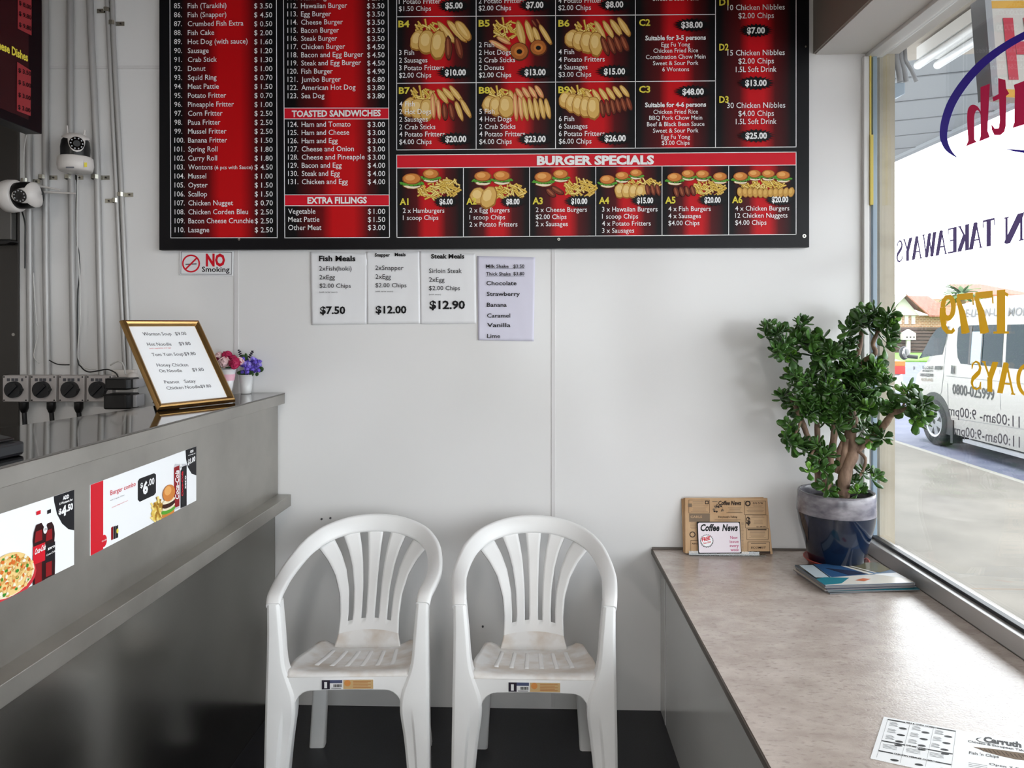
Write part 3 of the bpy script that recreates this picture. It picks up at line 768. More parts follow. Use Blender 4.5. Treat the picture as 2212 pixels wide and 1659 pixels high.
# B8
p = Pic(); p.chips(1078, 204, 20, 12, 18); p.fish(1100, 194, 1114, 232, 13); p.fritter(1058, 226, 17, 20, 15); p.fritter(1072, 230, 16, 22, 8); p.fritter(1094, 232, 18, 26, 0); p.crab(1112, 198, 1116, 262, 11); p.crab(1122, 200, 1128, 262, 11)
for i in range(4): p.crab(1112 + i * 14 + 2, 190 - i * 2, 1132 + i * 14, 216 - i, 12)
for i in range(5): p.fish(1130 + i * 12, 208 + i, 1140 + i * 12, 262 - i, 12)
p.done()
# B9
p = Pic(); p.chips(1252, 202, 20, 11, 18)
for i in range(6): p.fish(1264 + i * 15, 194 - i * 2, 1284 + i * 15, 226 - i * 3, 12)
for i, (x, y) in enumerate(((1222, 216), (1236, 224), (1250, 228), (1266, 232), (1282, 234))): p.fritter(x, y, 15, 20 + i * 1.6, 12 - 3 * i)
for i in range(6): p.saus(1298 + i * 11, 216 - i * 1.5, 1304 + i * 12, 255 - i * 3, 11)
p.done()
# A1
p = Pic(); p.chips(945, 412, 46, 18, 60, 15, 3.2); p.chips(965, 402, 26, 14, 25, 15, 3.2); p.burger(931, 379, 38); p.burger(890, 390, 44); p.done()
p = Pic(); p.chips(1102, 416, 30, 20, 45, 15, 3.2); p.burger(1043, 384, 40); p.burger(1084, 383, 40); p.fritter(1034, 424, 20, 19, 0); p.fritter(1056, 428, 18, 26, 20); p.done()
p = Pic(); p.chips(1253, 408, 32, 20, 55, 15, 3.2); p.burger(1211, 379, 36); p.burger(1174, 386, 42); p.saus(1180, 408, 1200, 426, 12); p.saus(1190, 404, 1218, 420, 12); p.done()
p = Pic(); p.chips(1390, 400, 34, 14, 35, 14, 3); p.burger(1374, 376, 29); p.burger(1344, 382, 32); p.burger(1312, 391, 36)
for i in range(4): p.fritter(1340 + i * 15, 412 + i, 13, 17, 8)
for i in range(3): p.saus(1396 + i * 11, 398, 1402 + i * 11, 424, 10)
p.done()
p = Pic(); p.chips(1532, 408, 32, 18, 60, 14, 3); p.burger(1555, 384, 33); p.burger(1517, 379, 32); p.burger(1486, 378, 31); p.burger(1457, 386, 35)
for i in range(4): p.saus(1457 + i * 12, 404 - i, 1464 + i * 12, 427 - i, 10.5)
p.done()
p = Pic(); p.chips(1645, 402, 48, 12, 60, 14, 3); p.burger(1691, 381, 33); p.burger(1659, 378, 31); p.burger(1629, 378, 31); p.burger(1599, 384, 34)
for i in range(11): p.blob(1598 + i * 11, 418 - abs(i - 5) * .5, 7, 11, -8 + i * 2, 'print_nugget', 'print_batter_dk', 'print_batter', 14, .05)
p.done()

# ------------------------------------------------------------------ notices taped to the wall
def sheet(name, label_, cat, pts, mt, amp=.0012, wave=0.0, group=None):
    fn = PY(-.004)
    t = thing(name, label_, cat, fn(*pts[3]), group)
    a, b_, c, d = [fn(*q) for q in pts]   # bottom-left, bottom-right, top-right, top-left
    mb = MB()
    def g(i, j):
        p = a * (1 - i) * (1 - j) + b_ * i * (1 - j) + c * i * j + d * (1 - i) * j
        return p + V((0, -abs(noise.noise(V((p.x * 22, p.z * 9, 1.3)))) * amp * 2.2, 0))
    mb.grid(g, 24, 24, mt); mb.build('sheet', t, solid=.0004)
    return t
PP = PY(-.0085)
def ptext(t, rows_, mt='black_ink'):
    mb = MB()
    for s, u, v, u1, cap, bo in rows_: tx(mb, s, PP, (u, v), (u1, v), cap, mt, bo)
    mb.build('lettering', t)
c4 = lambda x, y: (640 + x / 3.95, 530 + y / 3.95)
def crow(s, x, y, x1, cap, bo=0.0):
    a = c4(x, y); return (s, a[0], a[1], c4(x1, y)[0], cap / 3.95, bo)
t = sheet('price_notice', 'white paper notice for Fish Meals at $7.50, taped under the menu board', 'notice', [(673, 702), (792, 700), (793, 546), (670, 544)], 'paper')
ptext(t, [crow('Fish Meals', 194, 134, 505, 44, .03), crow('2xFish(hoki)', 195, 216, 472, 38), crow('2xEgg', 197, 290, 330, 38), crow('$2.00 Chips', 198, 362, 466, 36), crow('(with tartar sauce)', 197, 404, 350, 11), crow('$7.50', 203, 584, 418, 60, .03)])
t = sheet('price_notice', 'white paper notice for Snapper Meals at $12.00, taped under the menu board', 'notice', [(793, 700), (908, 699), (906, 544), (791, 544)], 'paper')
ptext(t, [crow('Snapper', 670, 95, 800, 28, .03), crow('Meals', 840, 92, 933, 28, .03), crow('2xSnapper', 674, 210, 915, 38), crow('2xEgg', 676, 286, 808, 38), crow('$2.00 Chips', 675, 358, 940, 36), crow('(with tartar sauce)', 675, 398, 826, 11), crow('$12.00', 678, 579, 940, 60, .03)])
t = sheet('price_notice', 'white paper notice for Steak Meals at $12.90, taped under the menu board', 'notice', [(908, 700), (1029, 699), (1027, 548), (906, 543)], 'paper')
ptext(t, [crow('Steak Meals', 1150, 111, 1434, 36, .03), crow('Sirloin Steak', 1133, 236, 1413, 38), crow('2xEgg', 1133, 311, 1265, 38), crow('$2.00 Chips', 1133, 382, 1397, 36), crow('(with sauce)', 1132, 424, 1234, 11), crow('$12.90', 1137, 541, 1440, 66, .03)])
t = sheet('price_notice', 'lilac-tinted paper listing milk shake and thick shake flavours, lowest of the wall notices', 'notice', [(1033, 735), (1153, 737), (1156, 556), (1031, 553)], 'paper_lilac')
mb = MB()
ptext(t, [crow('Milk Shake', 1620, 192, 1812, 28, .012), crow('$3.50', 1853, 192, 1946, 28, .012), crow('Thick Shake', 1620, 257, 1830, 28, .012), crow('$3.80', 1853, 255, 1946, 28, .012), crow('Chocolate', 1622, 339, 1880, 34, .012), crow('Strawberry', 1625, 431, 1908, 34, .012),
          crow('Banana', 1627, 524, 1796, 34, .012), crow('Caramel', 1628, 616, 1826, 34, .012), crow('Vanilla', 1629, 697, 1828, 34, .012), crow('Lime', 1629, 790, 1740, 34, .012)])
mb = MB()
for y in (199, 263):
    mb.poly(pxs(PP, [c4(1620, y + 2), c4(1948, y + 1), c4(1948, y - 1), c4(1620, y)]), 'black_ink')
mb.build('underline', t)

# no smoking sign
fn = PY(-.006)
t = thing('no_smoking_sign', 'small white NO Smoking sign with red barred circle, under the menu board', 'sign', fn(445, 570))
c7 = lambda x, y: (x / 3.319, 500 + y / 3.319)
mb = MB(); mb.prism([fn(*c7(*q)) for q in ((1285, 312), (1668, 318), (1672, 142), (1290, 138))], (0, .005, 0), 'paper'); mb.build('plate', t, bevel=.001)
mb = MB(); e = V((0, -.0004, 0))
def ring(mb, cu, cv, r, w, mt, fn, e, n=28):
    vs = []
    for k in range(n):
        a = 2 * math.pi * k / n
        vs += [fn(cu + r * math.cos(a), cv + r * math.sin(a)) + e, fn(cu + (r - w) * math.cos(a), cv + (r - w) * math.sin(a)) + e]
    mb.add(vs, [(2 * k, 2 * ((k + 1) % n), 2 * ((k + 1) % n) + 1, 2 * k + 1) for k in range(n)], mt)
cu, cv = c7(1370, 230)
ring(mb, cu, cv, 19.5, 3.4, 'red_ink', fn, e)
mb.poly([fn(cu - 14 + 0, cv + 12) + e * 2, fn(cu - 11.5, cv + 14.5) + e * 2, fn(cu + 14, cv - 11) + e * 2, fn(cu + 11.5, cv - 13.5) + e * 2], 'red_ink')
mb.poly(pxs(fn, [(cu - 12, cv + 3), (cu + 12, cv + 2), (cu + 12, cv - .5), (cu - 12, cv + .5)], e), 'grey_ink')
q = [c7(1297, 305), c7(1660, 308), c7(1662, 150), c7(1300, 146)]
for i in range(4):
    a, b_ = V(q[i]), V(q[(i + 1) % 4]); d = (b_ - a).normalized(); nn = V((-d.y, d.x)) * .5
    mb.poly(pxs(fn, [tuple(a + nn), tuple(b_ + nn), tuple(b_ - nn), tuple(a - nn)], e), 'grey_ink')
tx(mb, 'NO', fn, c7(1476, 246), c7(1614, 246), 24.5, 'red_ink', .045, lift=e)
tx(mb, 'Smoking', fn, c7(1447, 288), c7(1646, 290), 10.5, 'black_ink', .015, lift=e)
mb.build('lettering', t)
# old wall plugs
for u, v in ((695, 1121), (714, 1119), (1043, 1353)):
    p = PY(0)(u, v); mb = MB(); mb.cyl(p, p + V((0, -.004, 0)), .004, 'grey_ink', 10)
    tag(mb.build('wall_plug', loc=p), {695: 'small grey wall plug left of a pair above the left chair', 714: 'small grey wall plug right of a pair above the left chair', 1043: 'single dark wall plug seen through the arm of the right chair'}[u], 'wall plug')

# ------------------------------------------------------------------ stainless service counter
a = PY(-.002)(617, 848); ZT = a.z
b_ = PZ(ZT)(0, 1008)
CD = (b_ - a).normalized(); CD.z = 0; CD.normalize()
CN = V((-CD.y, CD.x, 0))                      # outward, towards the customers
A0 = V((a.x, -.010, 0)); CL = 3.6
def cp(s, o, z): return A0 + CD * s + CN * o + V((0, 0, z))
z_ap = PY(0)(617, 871).z
lg = PY(-.002)(630, 1067); o_lg = lg.x - a.x; z_lg = lg.z; z_lb = PY(0)(630, 1091).z
o_up = PY(0)(602, 900).x - a.x; o_lo = PY(0)(596, 1200).x - a.x
counter = thing('service_counter', 'long brushed stainless steel service counter with a lower ledge, along the left side', 'counter', (A0.x, -1.5, 0))
k0, k1 = PZ(ZT)(509, 851), PZ(ZT)(0, 925)
kd = (k1 - k0).normalized(); k0 = k0 + kd * ((-.002 - k0.y) / kd.y); k1 = k0 + kd * (2.6 / abs(kd.y))
mb = MB()
top = [cp(0, 0, ZT), cp(CL, 0, ZT), V((k1.x - .25, cp(CL, 0, 0).y, ZT)), V((k1.x, k1.y, ZT)), V((k0.x, k0.y, ZT))]
mb.prism([p + V((0, 0, -.004)) for p in top], (0, 0, .004), 'steel_top'); mb.build('top', counter)
mb = MB(); ti = [p + V((0, 0, -.0045)) for p in (cp(0, -.001, ZT), cp(CL, -.001, ZT), cp(CL, -.02, ZT), cp(0, -.02, ZT))]
mb.prism([cp(0, 0, z_ap), cp(CL, 0, z_ap), cp(CL, -.05, z_ap), cp(0, -.05, z_ap)], (0, 0, ZT - .0045 - z_ap), 'steel'); mb.build('apron', counter, bevel=.0015)
mb = MB(); mb.prism([cp(0, o_up, z_lg - .06), cp(CL, o_up, z_lg - .06), cp(CL, -.12, z_lg - .06), cp(0, -.12, z_lg - .06)], (0, 0, z_ap - z_lg + .06), 'steel'); mb.build('upper_panel', counter)
mb = MB()
pr = [(o_lo - .01, z_lg + .0), (o_lg, z_lg), (o_lg, z_lb), (o_lo, z_lb - .012)]
mb.loft([[cp(0, o, z) for o, z in pr], [cp(CL, o, z) for o, z in pr]], 'steel', False); mb.build('ledge', counter, bevel=.0015)
mb = MB(); mb.prism([cp(0, o_lo, 0), cp(CL, o_lo, 0), cp(CL, -.14, 0), cp(0, -.14, 0)], (0, 0, z_lb - .012), 'steel_low')
mb.build('lower_panel', counter)

# drink posters stuck on the counter front
UP_N = CN; PCn = PL(cp(0, o_up + .0015, 1), CN); PN = CN * .00025
c8 = lambda x, y: (x / 3.456, 940 + y / 3.456)
def poster(label_, quad):
    t = thing('combo_poster', label_, 'poster', PCn(*quad[0]), 'drink combo posters on the counter front')
    mb = MB(); mb.prism([PCn(*q) - CN * .0014 for q in quad], CN * .0014, 'paper_white'); mb.build('sheet', t); return t
CLIP = []
def clip_to(pts, quad):
    area = sum(quad[i][0] * quad[(i + 1) % 4][1] - quad[(i + 1) % 4][0] * quad[i][1] for i in range(4)); sg = 1 if area > 0 else -1
    for i in range(4):
        (x0, y0), (x1, y1) = quad[i], quad[(i + 1) % 4]; D = lambda p: sg * ((x1 - x0) * (p[1] - y0) - (y1 - y0) * (p[0] - x0)); out = []
        for j in range(len(pts)):
            a_, b2 = pts[j], pts[(j + 1) % len(pts)]; da, db = D(a_), D(b2)
            if da >= 0: out.append(a_)
            if da * db < 0: t_ = da / (da - db); out.append((a_[0] + (b2[0] - a_[0]) * t_, a_[1] + (b2[1] - a_[1]) * t_))
        pts = out
        if len(pts) < 3: return []
    return pts
def pp(mb, pts, mt, k=1):
    pts = clip_to([tuple(q) for q in pts], CLIP)
    if pts: mb.poly([PCn(*c8(*q)) + PN * k for q in pts], mt)
def ptx(mb, s, x0, y0, x1, y1, cap, mt, bold=0, k=4, shear=0): tx(mb, s, PCn, c8(x0, y0), c8(x1, y1), cap / 3.456, mt, bold, shear, PN * k, up=(0, 0, 1))
def ell_c(mb, x, y, rx, ry, sl, mt, k, n=22): pp(mb, [(x + rx * math.cos(t), y + ry * math.sin(t) + sl * rx * math.cos(t)) for t in [2 * math.pi * i / n for i in range(n)]], mt, k)
CLIP[:] = [(676, 900), (1465, 488), (1465, 83), (676, 372)]
t = poster('Burger combo $6.00 poster with red left edge, farther of the two counter posters', [c8(676, 900), c8(1465, 488), c8(1465, 83), c8(676, 372)])
mb = MB()
pp(mb, [(676, 900), (770, 852), (770, 338), (676, 372)], 'red_ink'); ell_c(mb, 773, 790, 24, 46, -.4, 'red_ink', 2)
ptx(mb, 'Coca-Cola', 756, 800, 792, 782, 12, 'white_ink', .02, 4, .3)
ptx(mb, 'Burger combo', 822, 450, 1010, 378, 36, 'red_ink', 0.0)
ptx(mb, 'with 2 regular 330ml', 820, 492, 924, 452, 9, 'grey_ink'); ptx(mb, 'add extra fillings from the menu', 832, 545, 952, 490, 8, 'red_ink')
pp(mb, [(1028, 345), (1040, 325), (1150, 284), (1164, 294), (1164, 428), (1150, 448), (1042, 498), (1028, 482)], 'print_can_black')
ptx(mb, '$', 1045, 395, 1064, 388, 34, 'white_ink', .03); ptx(mb, '6', 1064, 443, 1102, 426, 84, 'white_ink', .05); ptx(mb, '.00', 1103, 378, 1150, 362, 46, 'white_ink', .03)
pp(mb, [(1384, 110), (1465, 83), (1465, 300), (1430, 288), (1402, 240), (1388, 180)], 'print_can_black')
ptx(mb, 'ADD', 1416, 133, 1442, 124, 17, 'white_ink', .05); ptx(mb, 'a sausage for', 1403, 155, 1458, 138, 9, 'white_ink', .02); ptx(mb, '$1.00', 1400, 222, 1456, 190, 36, 'white_ink', .05)
mb.build('print', t)
mb = MB()
for x0, x1, mt, s in ((1297, 1338, 'print_coke', 'Coca-Cola'), (1346, 1392, 'print_can_black', 'zero')):
    dy = (x1 - x0) * -.42
    pp(mb, [(x0, 560), (x1, 560 + dy), (x1, 232 + dy), (x0 + 8, 214), (x0, 235)], 'print_silver', 2)
    pp(mb, [(x0, 545), (x1, 545 + dy), (x1, 242 + dy), (x0, 242)], mt, 3)
def vtx(mb, s, x, y0, y1, cap, mt, k=5, shear=0.0):
    p = PCn(*c8(x, y0)) + PN * k; q = PCn(*c8(x, y1)) + PN * k; ax_ = (q - p); ay_ = CD * 1.0
    h = (PCn(*c8(x - cap, y0)) - PCn(*c8(x, y0))).length
    text(mb, s, p, ax_.normalized() * h, ay_ * h, mt, w=ax_.length / h, bold=.03, shear=shear)
vtx(mb, 'Coca-Cola', 1332, 480, 262, 26, 'white_ink', shear=.3); vtx(mb, 'Coca-Cola', 1364, 455, 270, 13, 'red_ink', shear=.3); vtx(mb, 'zero', 1386, 400, 300, 12, 'white_ink')
ell_c(mb, 1345, 238, 9, 26, -.4, 'white_ink', 6); ptx(mb, 'OR', 1340, 246, 1351, 241, 10, 'grey_ink', .02, 7)
mb.build('drink_picture', t)
mb = MB(); r_ = random.Random(5)
ell_c(mb, 1215, 560, 86, 66, -.42, 'print_plate_red', 2); ell_c(mb, 1216, 548, 82, 60, -.42, 'print_cream', 3)
for i in range(46):
    x = 1180 + r_.uniform(-44, 26); y = 560 + r_.uniform(-80, 60) - (x - 1180) * .4; t_ = r_.uniform(.6, 2.2); L = 26; w = 7; dx, dy = math.cos(t_) * L, math.sin(t_) * L; nx, ny = -math.sin(t_) * w, math.cos(t_) * w
    pp(mb, [(x - dx + nx, y - dy + ny), (x + dx + nx, y + dy + ny), (x + dx - nx, y + dy - ny), (x - dx - nx, y - dy - ny)], r_.choice(('print_chip', 'print_chip_lt', 'print_chip_dk')), 4 + i * .12)
ell_c(mb, 1250, 585, 46, 28, -.45, 'print_bun', 10.2); ell_c(mb, 1250, 560, 52, 24, -.45, 'print_lettuce', 10.4)
ell_c(mb, 1252, 535, 48, 22, -.45, 'print_cream', 10.6); ell_c(mb, 1252, 515, 48, 26, -.45, 'print_patty', 10.8); ell_c(mb, 1253, 490, 48, 18, -.45, 'print_cream', 11); ell_c(mb, 1254, 432, 46, 62, -.3, 'print_bun', 11.4); ell_c(mb, 1246, 415, 26, 34, -.3, 'print_bun_lt', 11.6)
mb.build('food_picture', t); mb = MB()
for x, mt in ((828, 'print_coke'), (846, 'print_can_black'), (864, 'print_can_black')):
    pp(mb, [(x, 785 - (x - 828) * .4), (x + 16, 778 - (x - 828) * .4), (x + 16, 680 - (x - 828) * .3), (x, 690 - (x - 828) * .3)], mt, 2 + (x - 828) * .02)
ell_c(mb, 874, 715, 8, 18, -.3, 'yellow_ink', 4); mb.build('drink_picture', t)

CLIP[:] = [(-640, 1560), (553, 967), (553, 407), (-640, 800)]
t = poster('counter poster with two cola bottles and a plate of fried rice, at the left edge', [c8(-640, 1560), c8(553, 967), c8(553, 407), c8(-640, 800)])
mb = MB()
pp(mb, [(400, 458), (553, 407), (553, 710), (510, 702), (462, 660), (425, 590), (404, 500)], 'print_can_black')
ptx(mb, 'ADD', 466, 484, 512, 468, 26, 'white_ink', .06); ptx(mb, '6 Wontons for', 440, 522, 540, 486, 17, 'white_ink', .03)
ptx(mb, '$', 434, 592, 456, 582, 36, 'white_ink', .05); ptx(mb, '4', 456, 606, 492, 590, 66, 'white_ink', .06); ptx(mb, '.50', 494, 570, 542, 550, 44, 'white_ink', .05)
pp(mb, [(-640, 1560), (-560, 1520), (-560, 775), (-640, 800)], 'red_ink')
mb.build('print', t)
mb = MB()
def bottle(x0, x1, yt, yb, sl, capm, labm, k, kk):
    w = x1 - x0; f = lambda x, y: (x, y - (x - x0) * sl)
    pp(mb, [f(x0, yb), f(x1, yb), f(x1 + 2, yt + 330), f(x1 - 4, yt + 190), f(x1, yt + 130), f(x1 - 6, yt + 70), f(x0 + w * .72, yt + 30), f(x0 + w * .3, yt + 30), f(x0 + 8, yt + 80), f(x0, yt + 140), f(x0 + 4, yt + 190), f(x0 - 2, yt + 330)], 'print_coke_dk', k)
    pp(mb, [f(x0 + 14, yb - 20), f(x1 - 24, yb - 20), f(x1 - 24, yt + 320), f(x0 + 14, yt + 320)], 'print_coke', k + 1)
    pp(mb, [f(x0 + 12, yt + 160), f(x1 - 20, yt + 160), f(x1 - 22, yt + 80), f(x0 + 22, yt + 80)], 'print_coke', k + 1)
    pp(mb, [f(x0, yt + 320), f(x1, yt + 320), f(x1, yt + 185), f(x0, yt + 185)], labm, k + 2)
    pp(mb, [f(x0 + w * .3, yt - 40), f(x0 + w * .65, yt - 40), f(x0 + w * .65, yt - 68), f(x0 + w * .3, yt - 68)], capm, k)
bottle(326, 408, 640, 1085, .4, 'print_can_black', 'print_can_black', 2, 0)
bottle(240, 330, 650, 1140, .4, 'red_ink', 'red_ink', 6, 0)
ptx(mb, 'Coca-Cola', 246, 895, 328, 852, 40, 'white_ink', .03, 12, .3); ptx(mb, 'zero', 345, 860, 400, 834, 22, 'white_ink', .03, 12); ptx(mb, 'Coca-Cola', 334, 905, 402, 870, 14, 'white_ink', .02, 12, .3)
ell_c(mb, 328, 705, 15, 30, -.3, 'white_ink', 12); ptx(mb, 'OR', 320, 714, 338, 706, 15, 'grey_ink', .02, 13)
mb.build('drink_picture', t)
mb = MB()
ell_c(mb, 60, 1090, 200, 150, -.42, 'print_plate_red', 13); ell_c(mb, 56, 1070, 190, 140, -.42, 'print_cream', 14)
ell_c(mb, 56, 1040, 176, 160, -.3, 'print_batter_lt', 15)
for i in range(190):
    an = r_.uniform(0, 6.28); q = math.sqrt(r_.random()); x = 56 + 172 * q * math.cos(an); y = 1045 + 155 * q * math.sin(an) - (x - 56) * .3
    c = r_.choice(('print_carrot', 'print_pea', 'print_egg', 'print_batter', 'print_batter_lt', 'print_nugget', 'print_cream', 'print_carrot'))
    ell_c(mb, x, y, r_.uniform(7, 15), r_.uniform(8, 17), -.4, c, 16 + i * .03, 8)
mb.build('food_picture', t)

# ------------------------------------------------------------------ framed noodle menu on the counter
bl, br = PZ(ZT + .003)(340, 886), PZ(ZT + .003)(508, 868)
ex = (br - bl).normalized(); Wf = (br - bl).length
fn0 = V((ex.y, -ex.x, 0))                      # horizontal facing direction
tl = PL(bl, CN)(258, 693)
best = None
for i in range(200):                        # recline angle that brings the top left corner under its place
    th = math.radians(10 + i * .25); d = -fn0 * math.sin(th) + V((0, 0, math.cos(th)))
    nrm = ex.cross(d); p = PL(bl, nrm)(258, 693) - bl
    e_ = abs(p.normalized().dot(ex))
    if best is None or e_ < best[0]: best = (e_, d, p.dot(d), nrm)
_, fu, Hf, fnr = best
if fnr.dot(CAM - bl) < 0: fnr = -fnr
frame = thing('framed_price_list', 'gold picture frame with a typed noodle price list, leaning on the steel counter', 'picture frame', bl)
mb = MB(); bw = .021
prof = [(0, -.0035), (0, .002), (.004, .010), (.010, .012), (.016, .008), (bw, .001), (bw, -.0035)]
cs = [(0, 0, 1, 1), (Wf, 0, -1, 1), (Wf, Hf, -1, -1), (0, Hf, 1, -1)]
rings = []
for x, y, sx_, sy_ in cs + cs[:1]:
    rings.append([bl + ex * (x + sx_ * o) + fu * (y + sy_ * o) + fnr * h for o, h in prof])
mb.loft(rings, 'gold', False, caps=False); mb.build('moulding', frame, bevel=.001)
mb = MB(); q = lambda x, y, h: bl + ex * x + fu * y + fnr * h
mb.prism([q(bw - .002, bw - .002, -.003), q(Wf - bw + .002, bw - .002, -.003), q(Wf - bw + .002, Hf - bw + .002, -.003), q(bw - .002, Hf - bw + .002, -.003)], fnr * .0018, 'paper_white'); mb.build('price_list', frame)
FP = PL(bl - fnr * .0008, fnr); mb = MB()
for s, x0, y0, x1, y1 in (('Wonton Soup', 1028, 746, 1232, 744), ('$9.00', 1260, 744, 1340, 742), ('Hot Noodle', 1060, 820, 1232, 818), ('$9.80', 1288, 816, 1370, 814), ('Tom Yum Soup', 1093, 894, 1318, 889), ('$9.80', 1325, 889, 1407, 886), ('Honey Chicken', 1128, 969, 1352, 967), ('On Noodle', 1145, 1011, 1308, 1008),
                          ('$9.80', 1383, 1003, 1465, 999), ('Peanut', 1182, 1091, 1290, 1088), ('Satay', 1325, 1086, 1407, 1082), ('Chicken Noodle$9.80', 1198, 1135, 1517, 1117)):
    tx(mb, s, FP, c7(x0, y0), c7(x1, y1), 6.4, 'grey_ink', .008, up=fu)
tx(mb, '(with vegetables and egg)', FP, c7(1072, 841), c7(1226, 837), 1.8, 'red_ink', 0, up=fu)
mb.build('lettering', frame)
mb = MB(); hinge = q(Wf * .62, Hf * .72, -.016); foot = V((hinge.x, hinge.y, ZT + .001)) - fn0 * .02
mb.prism([q(Wf * .5, Hf * .72, -.006), q(Wf * .72, Hf * .72, -.006), V((q(Wf * .78, 0, 0).x, q(Wf * .78, 0, 0).y, ZT + .001)) - fn0 * .21, V((q(Wf * .45, 0, 0).x, q(Wf * .45, 0, 0).y, ZT + .001)) - fn0 * .21], -fn0 * .004, 'black_plastic'); mb.build('easel_leg', frame)

# ------------------------------------------------------------------ little artificial flowers behind the frame
def on_top(u, v): return PZ(ZT + .0005)(u, v)
def pot_at(u, vb, Y):  # centre of a base at image column u, on the counter top near depth Y
    p = PY(Y)(u, vb); return V((p.x, Y, ZT + .0005))
c3 = lambda x, y: (440 + x / 9.215, 720 + y / 9.215)
def petal_ball(mb, c, r, mt, seed):
    rr = random.Random(seed)
    for k in range(16):
        d = V((rr.uniform(-1, 1), rr.uniform(-1, 1), rr.uniform(-.5, 1))).normalized(); e1 = d.orthogonal().normalized(); e2 = d.cross(e1)
        tt = (d + V((rr.uniform(-.5, .5), rr.uniform(-.5, .5), rr.uniform(-.3, .6)))).normalized(); f1 = tt.orthogonal().normalized(); f2 = tt.cross(f1); mb.ell(c + d * r * .62, f1 * r * .62, f2 * r * .55, tt * r * .10, mt, 8, 5)
    mb.ell(c, V((r * .5, 0, 0)), V((0, r * .5, 0)), V((0, 0, r * .5)), mt, 8, 6)
Y1 = -.085
c1 = pot_at(493, 855, Y1)
S1 = (PY(Y1)(494, 800) - PY(Y1)(493, 800)).length
rosepot = thing('rose_pot', 'white cup with a pink band holding pink and crimson artificial roses, behind the gold frame', 'artificial flowers', c1)
hh = (855 - 801) * S1
mb = MB(); mb.lathe([(0, 0), (.010, 0), (.011, .001), (.0175 * 1.6, hh), (.0165 * 1.55, hh), (.010, .004), (0, .004)], c1, 'ceramic_white', 28); mb.build('cup', rosepot)
mb = MB(); mb.lathe([(.0205, hh * .55), (.0245, hh * .8)], c1 + V((0, 0, 0)), 'pink_band', 28); mb.lathe([(.0215 , hh * .55), (.0253, hh * .8)], c1, 'pink_band', 28); mb.build('band', rosepot)
mb = MB()
for i, (x, y, r, mt, dy) in enumerate(((300, 450, 75, 'rose_pale', 0), (410, 570, 105, 'rose_pale', -.02), (470, 440, 90, 'rose_dark', .0), (620, 600, 110, 'rose_dark', -.02), (590, 500, 70, 'rose_dark', 0), (730, 560, 75, 'rose_pale', 0), (260, 520, 55, 'rose_dark', .01))):
    p = PY(Y1 + dy)(*c3(x, y)); petal_ball(mb, p, r / 9.215 * S1 * 1.2, mt, i)
mb.build('flower', rosepot)
mb = MB()
for i in range(9):
    a_ = i * .7; p = c1 + V((.018 * math.cos(a_), .018 * math.sin(a_), hh + .006)); mb.ell(p, V((math.cos(a_), math.sin(a_), .2)) * .014, V((-math.sin(a_), math.cos(a_), 0)) * .007, V((0, 0, .002)), 'leaf_dark', 8, 4)
mb.build('leaf', rosepot)
Y2 = -.05
c2 = pot_at(532, 850, Y2)
viopot = thing('hydrangea_glass', 'small clear glass tumbler holding violet artificial hydrangeas, at the wall end of the counter', 'artificial flowers', c2)
h2 = (850 - 809) * S1
mb = MB(); mb.lathe([(0, 0), (.0185, 0), (.0195, .003), (.0245, h2), (.0228, h2), (.0180, .007), (0, .007)], c2, 'clear_glass', 28); mb.build('tumbler', viopot)
mb = MB(); rr = random.Random(9)
for i in range(60):
    x, y = rr.gauss(950, 85), rr.gauss(640, 75); p = PY(Y2 + rr.uniform(-.03, .02))(*c3(min(1110, max(780, x)), min(800, max(500, y))))
    petal_ball(mb, p, .0095, rr.choice(('violet', 'violet_lt', 'violet')), i)
mb.build('flower', viopot)
mb = MB()
for x0, y0, x1, y1, w in ((900, 780, 650, 790, .010), (1000, 760, 780, 740, .012), (1040, 740, 1200, 700, .012), (1040, 780, 1080, 850, .008), (850, 560, 760, 420, .010), (860, 540, 835, 390, .007), (900, 780, 1000, 830, .009)):
    p, q2 = PY(Y2)(*c3(x0, y0)), PY(Y2 - .005)(*c3(x1, y1)); d = (q2 - p); mb.ell((p + q2) / 2, d / 2, V((0, -1, 0)).cross(d.normalized()) * w, V((0, .002, 0)), 'leaf_dark', 10, 5)
mb.build('leaf', viopot)
mb = MB()
for pts in (((740, 480), (720, 400), (705, 320)), ((900, 480), (940, 410), (985, 340))):
    P3 = [PY(Y2)(*c3(*z)) for z in pts]; mb.tube(P3, .0012, 'sprig', 5)
    for i in range(8):
        t_ = i / 8; p = P3[0].lerp(P3[2], t_); mb.ell(p + V(((-1) ** i * .003, 0, 0)), V((.0035, 0, 0)), V((0, .003, 0)), V((0, 0, .003)), 'sprig', 6, 4)
mb.tube([c2 + V((0, 0, .01)), c2 + V((0, 0, h2 + .02))], .003, 'leaf_dark', 6)
mb.build('sprig', viopot)

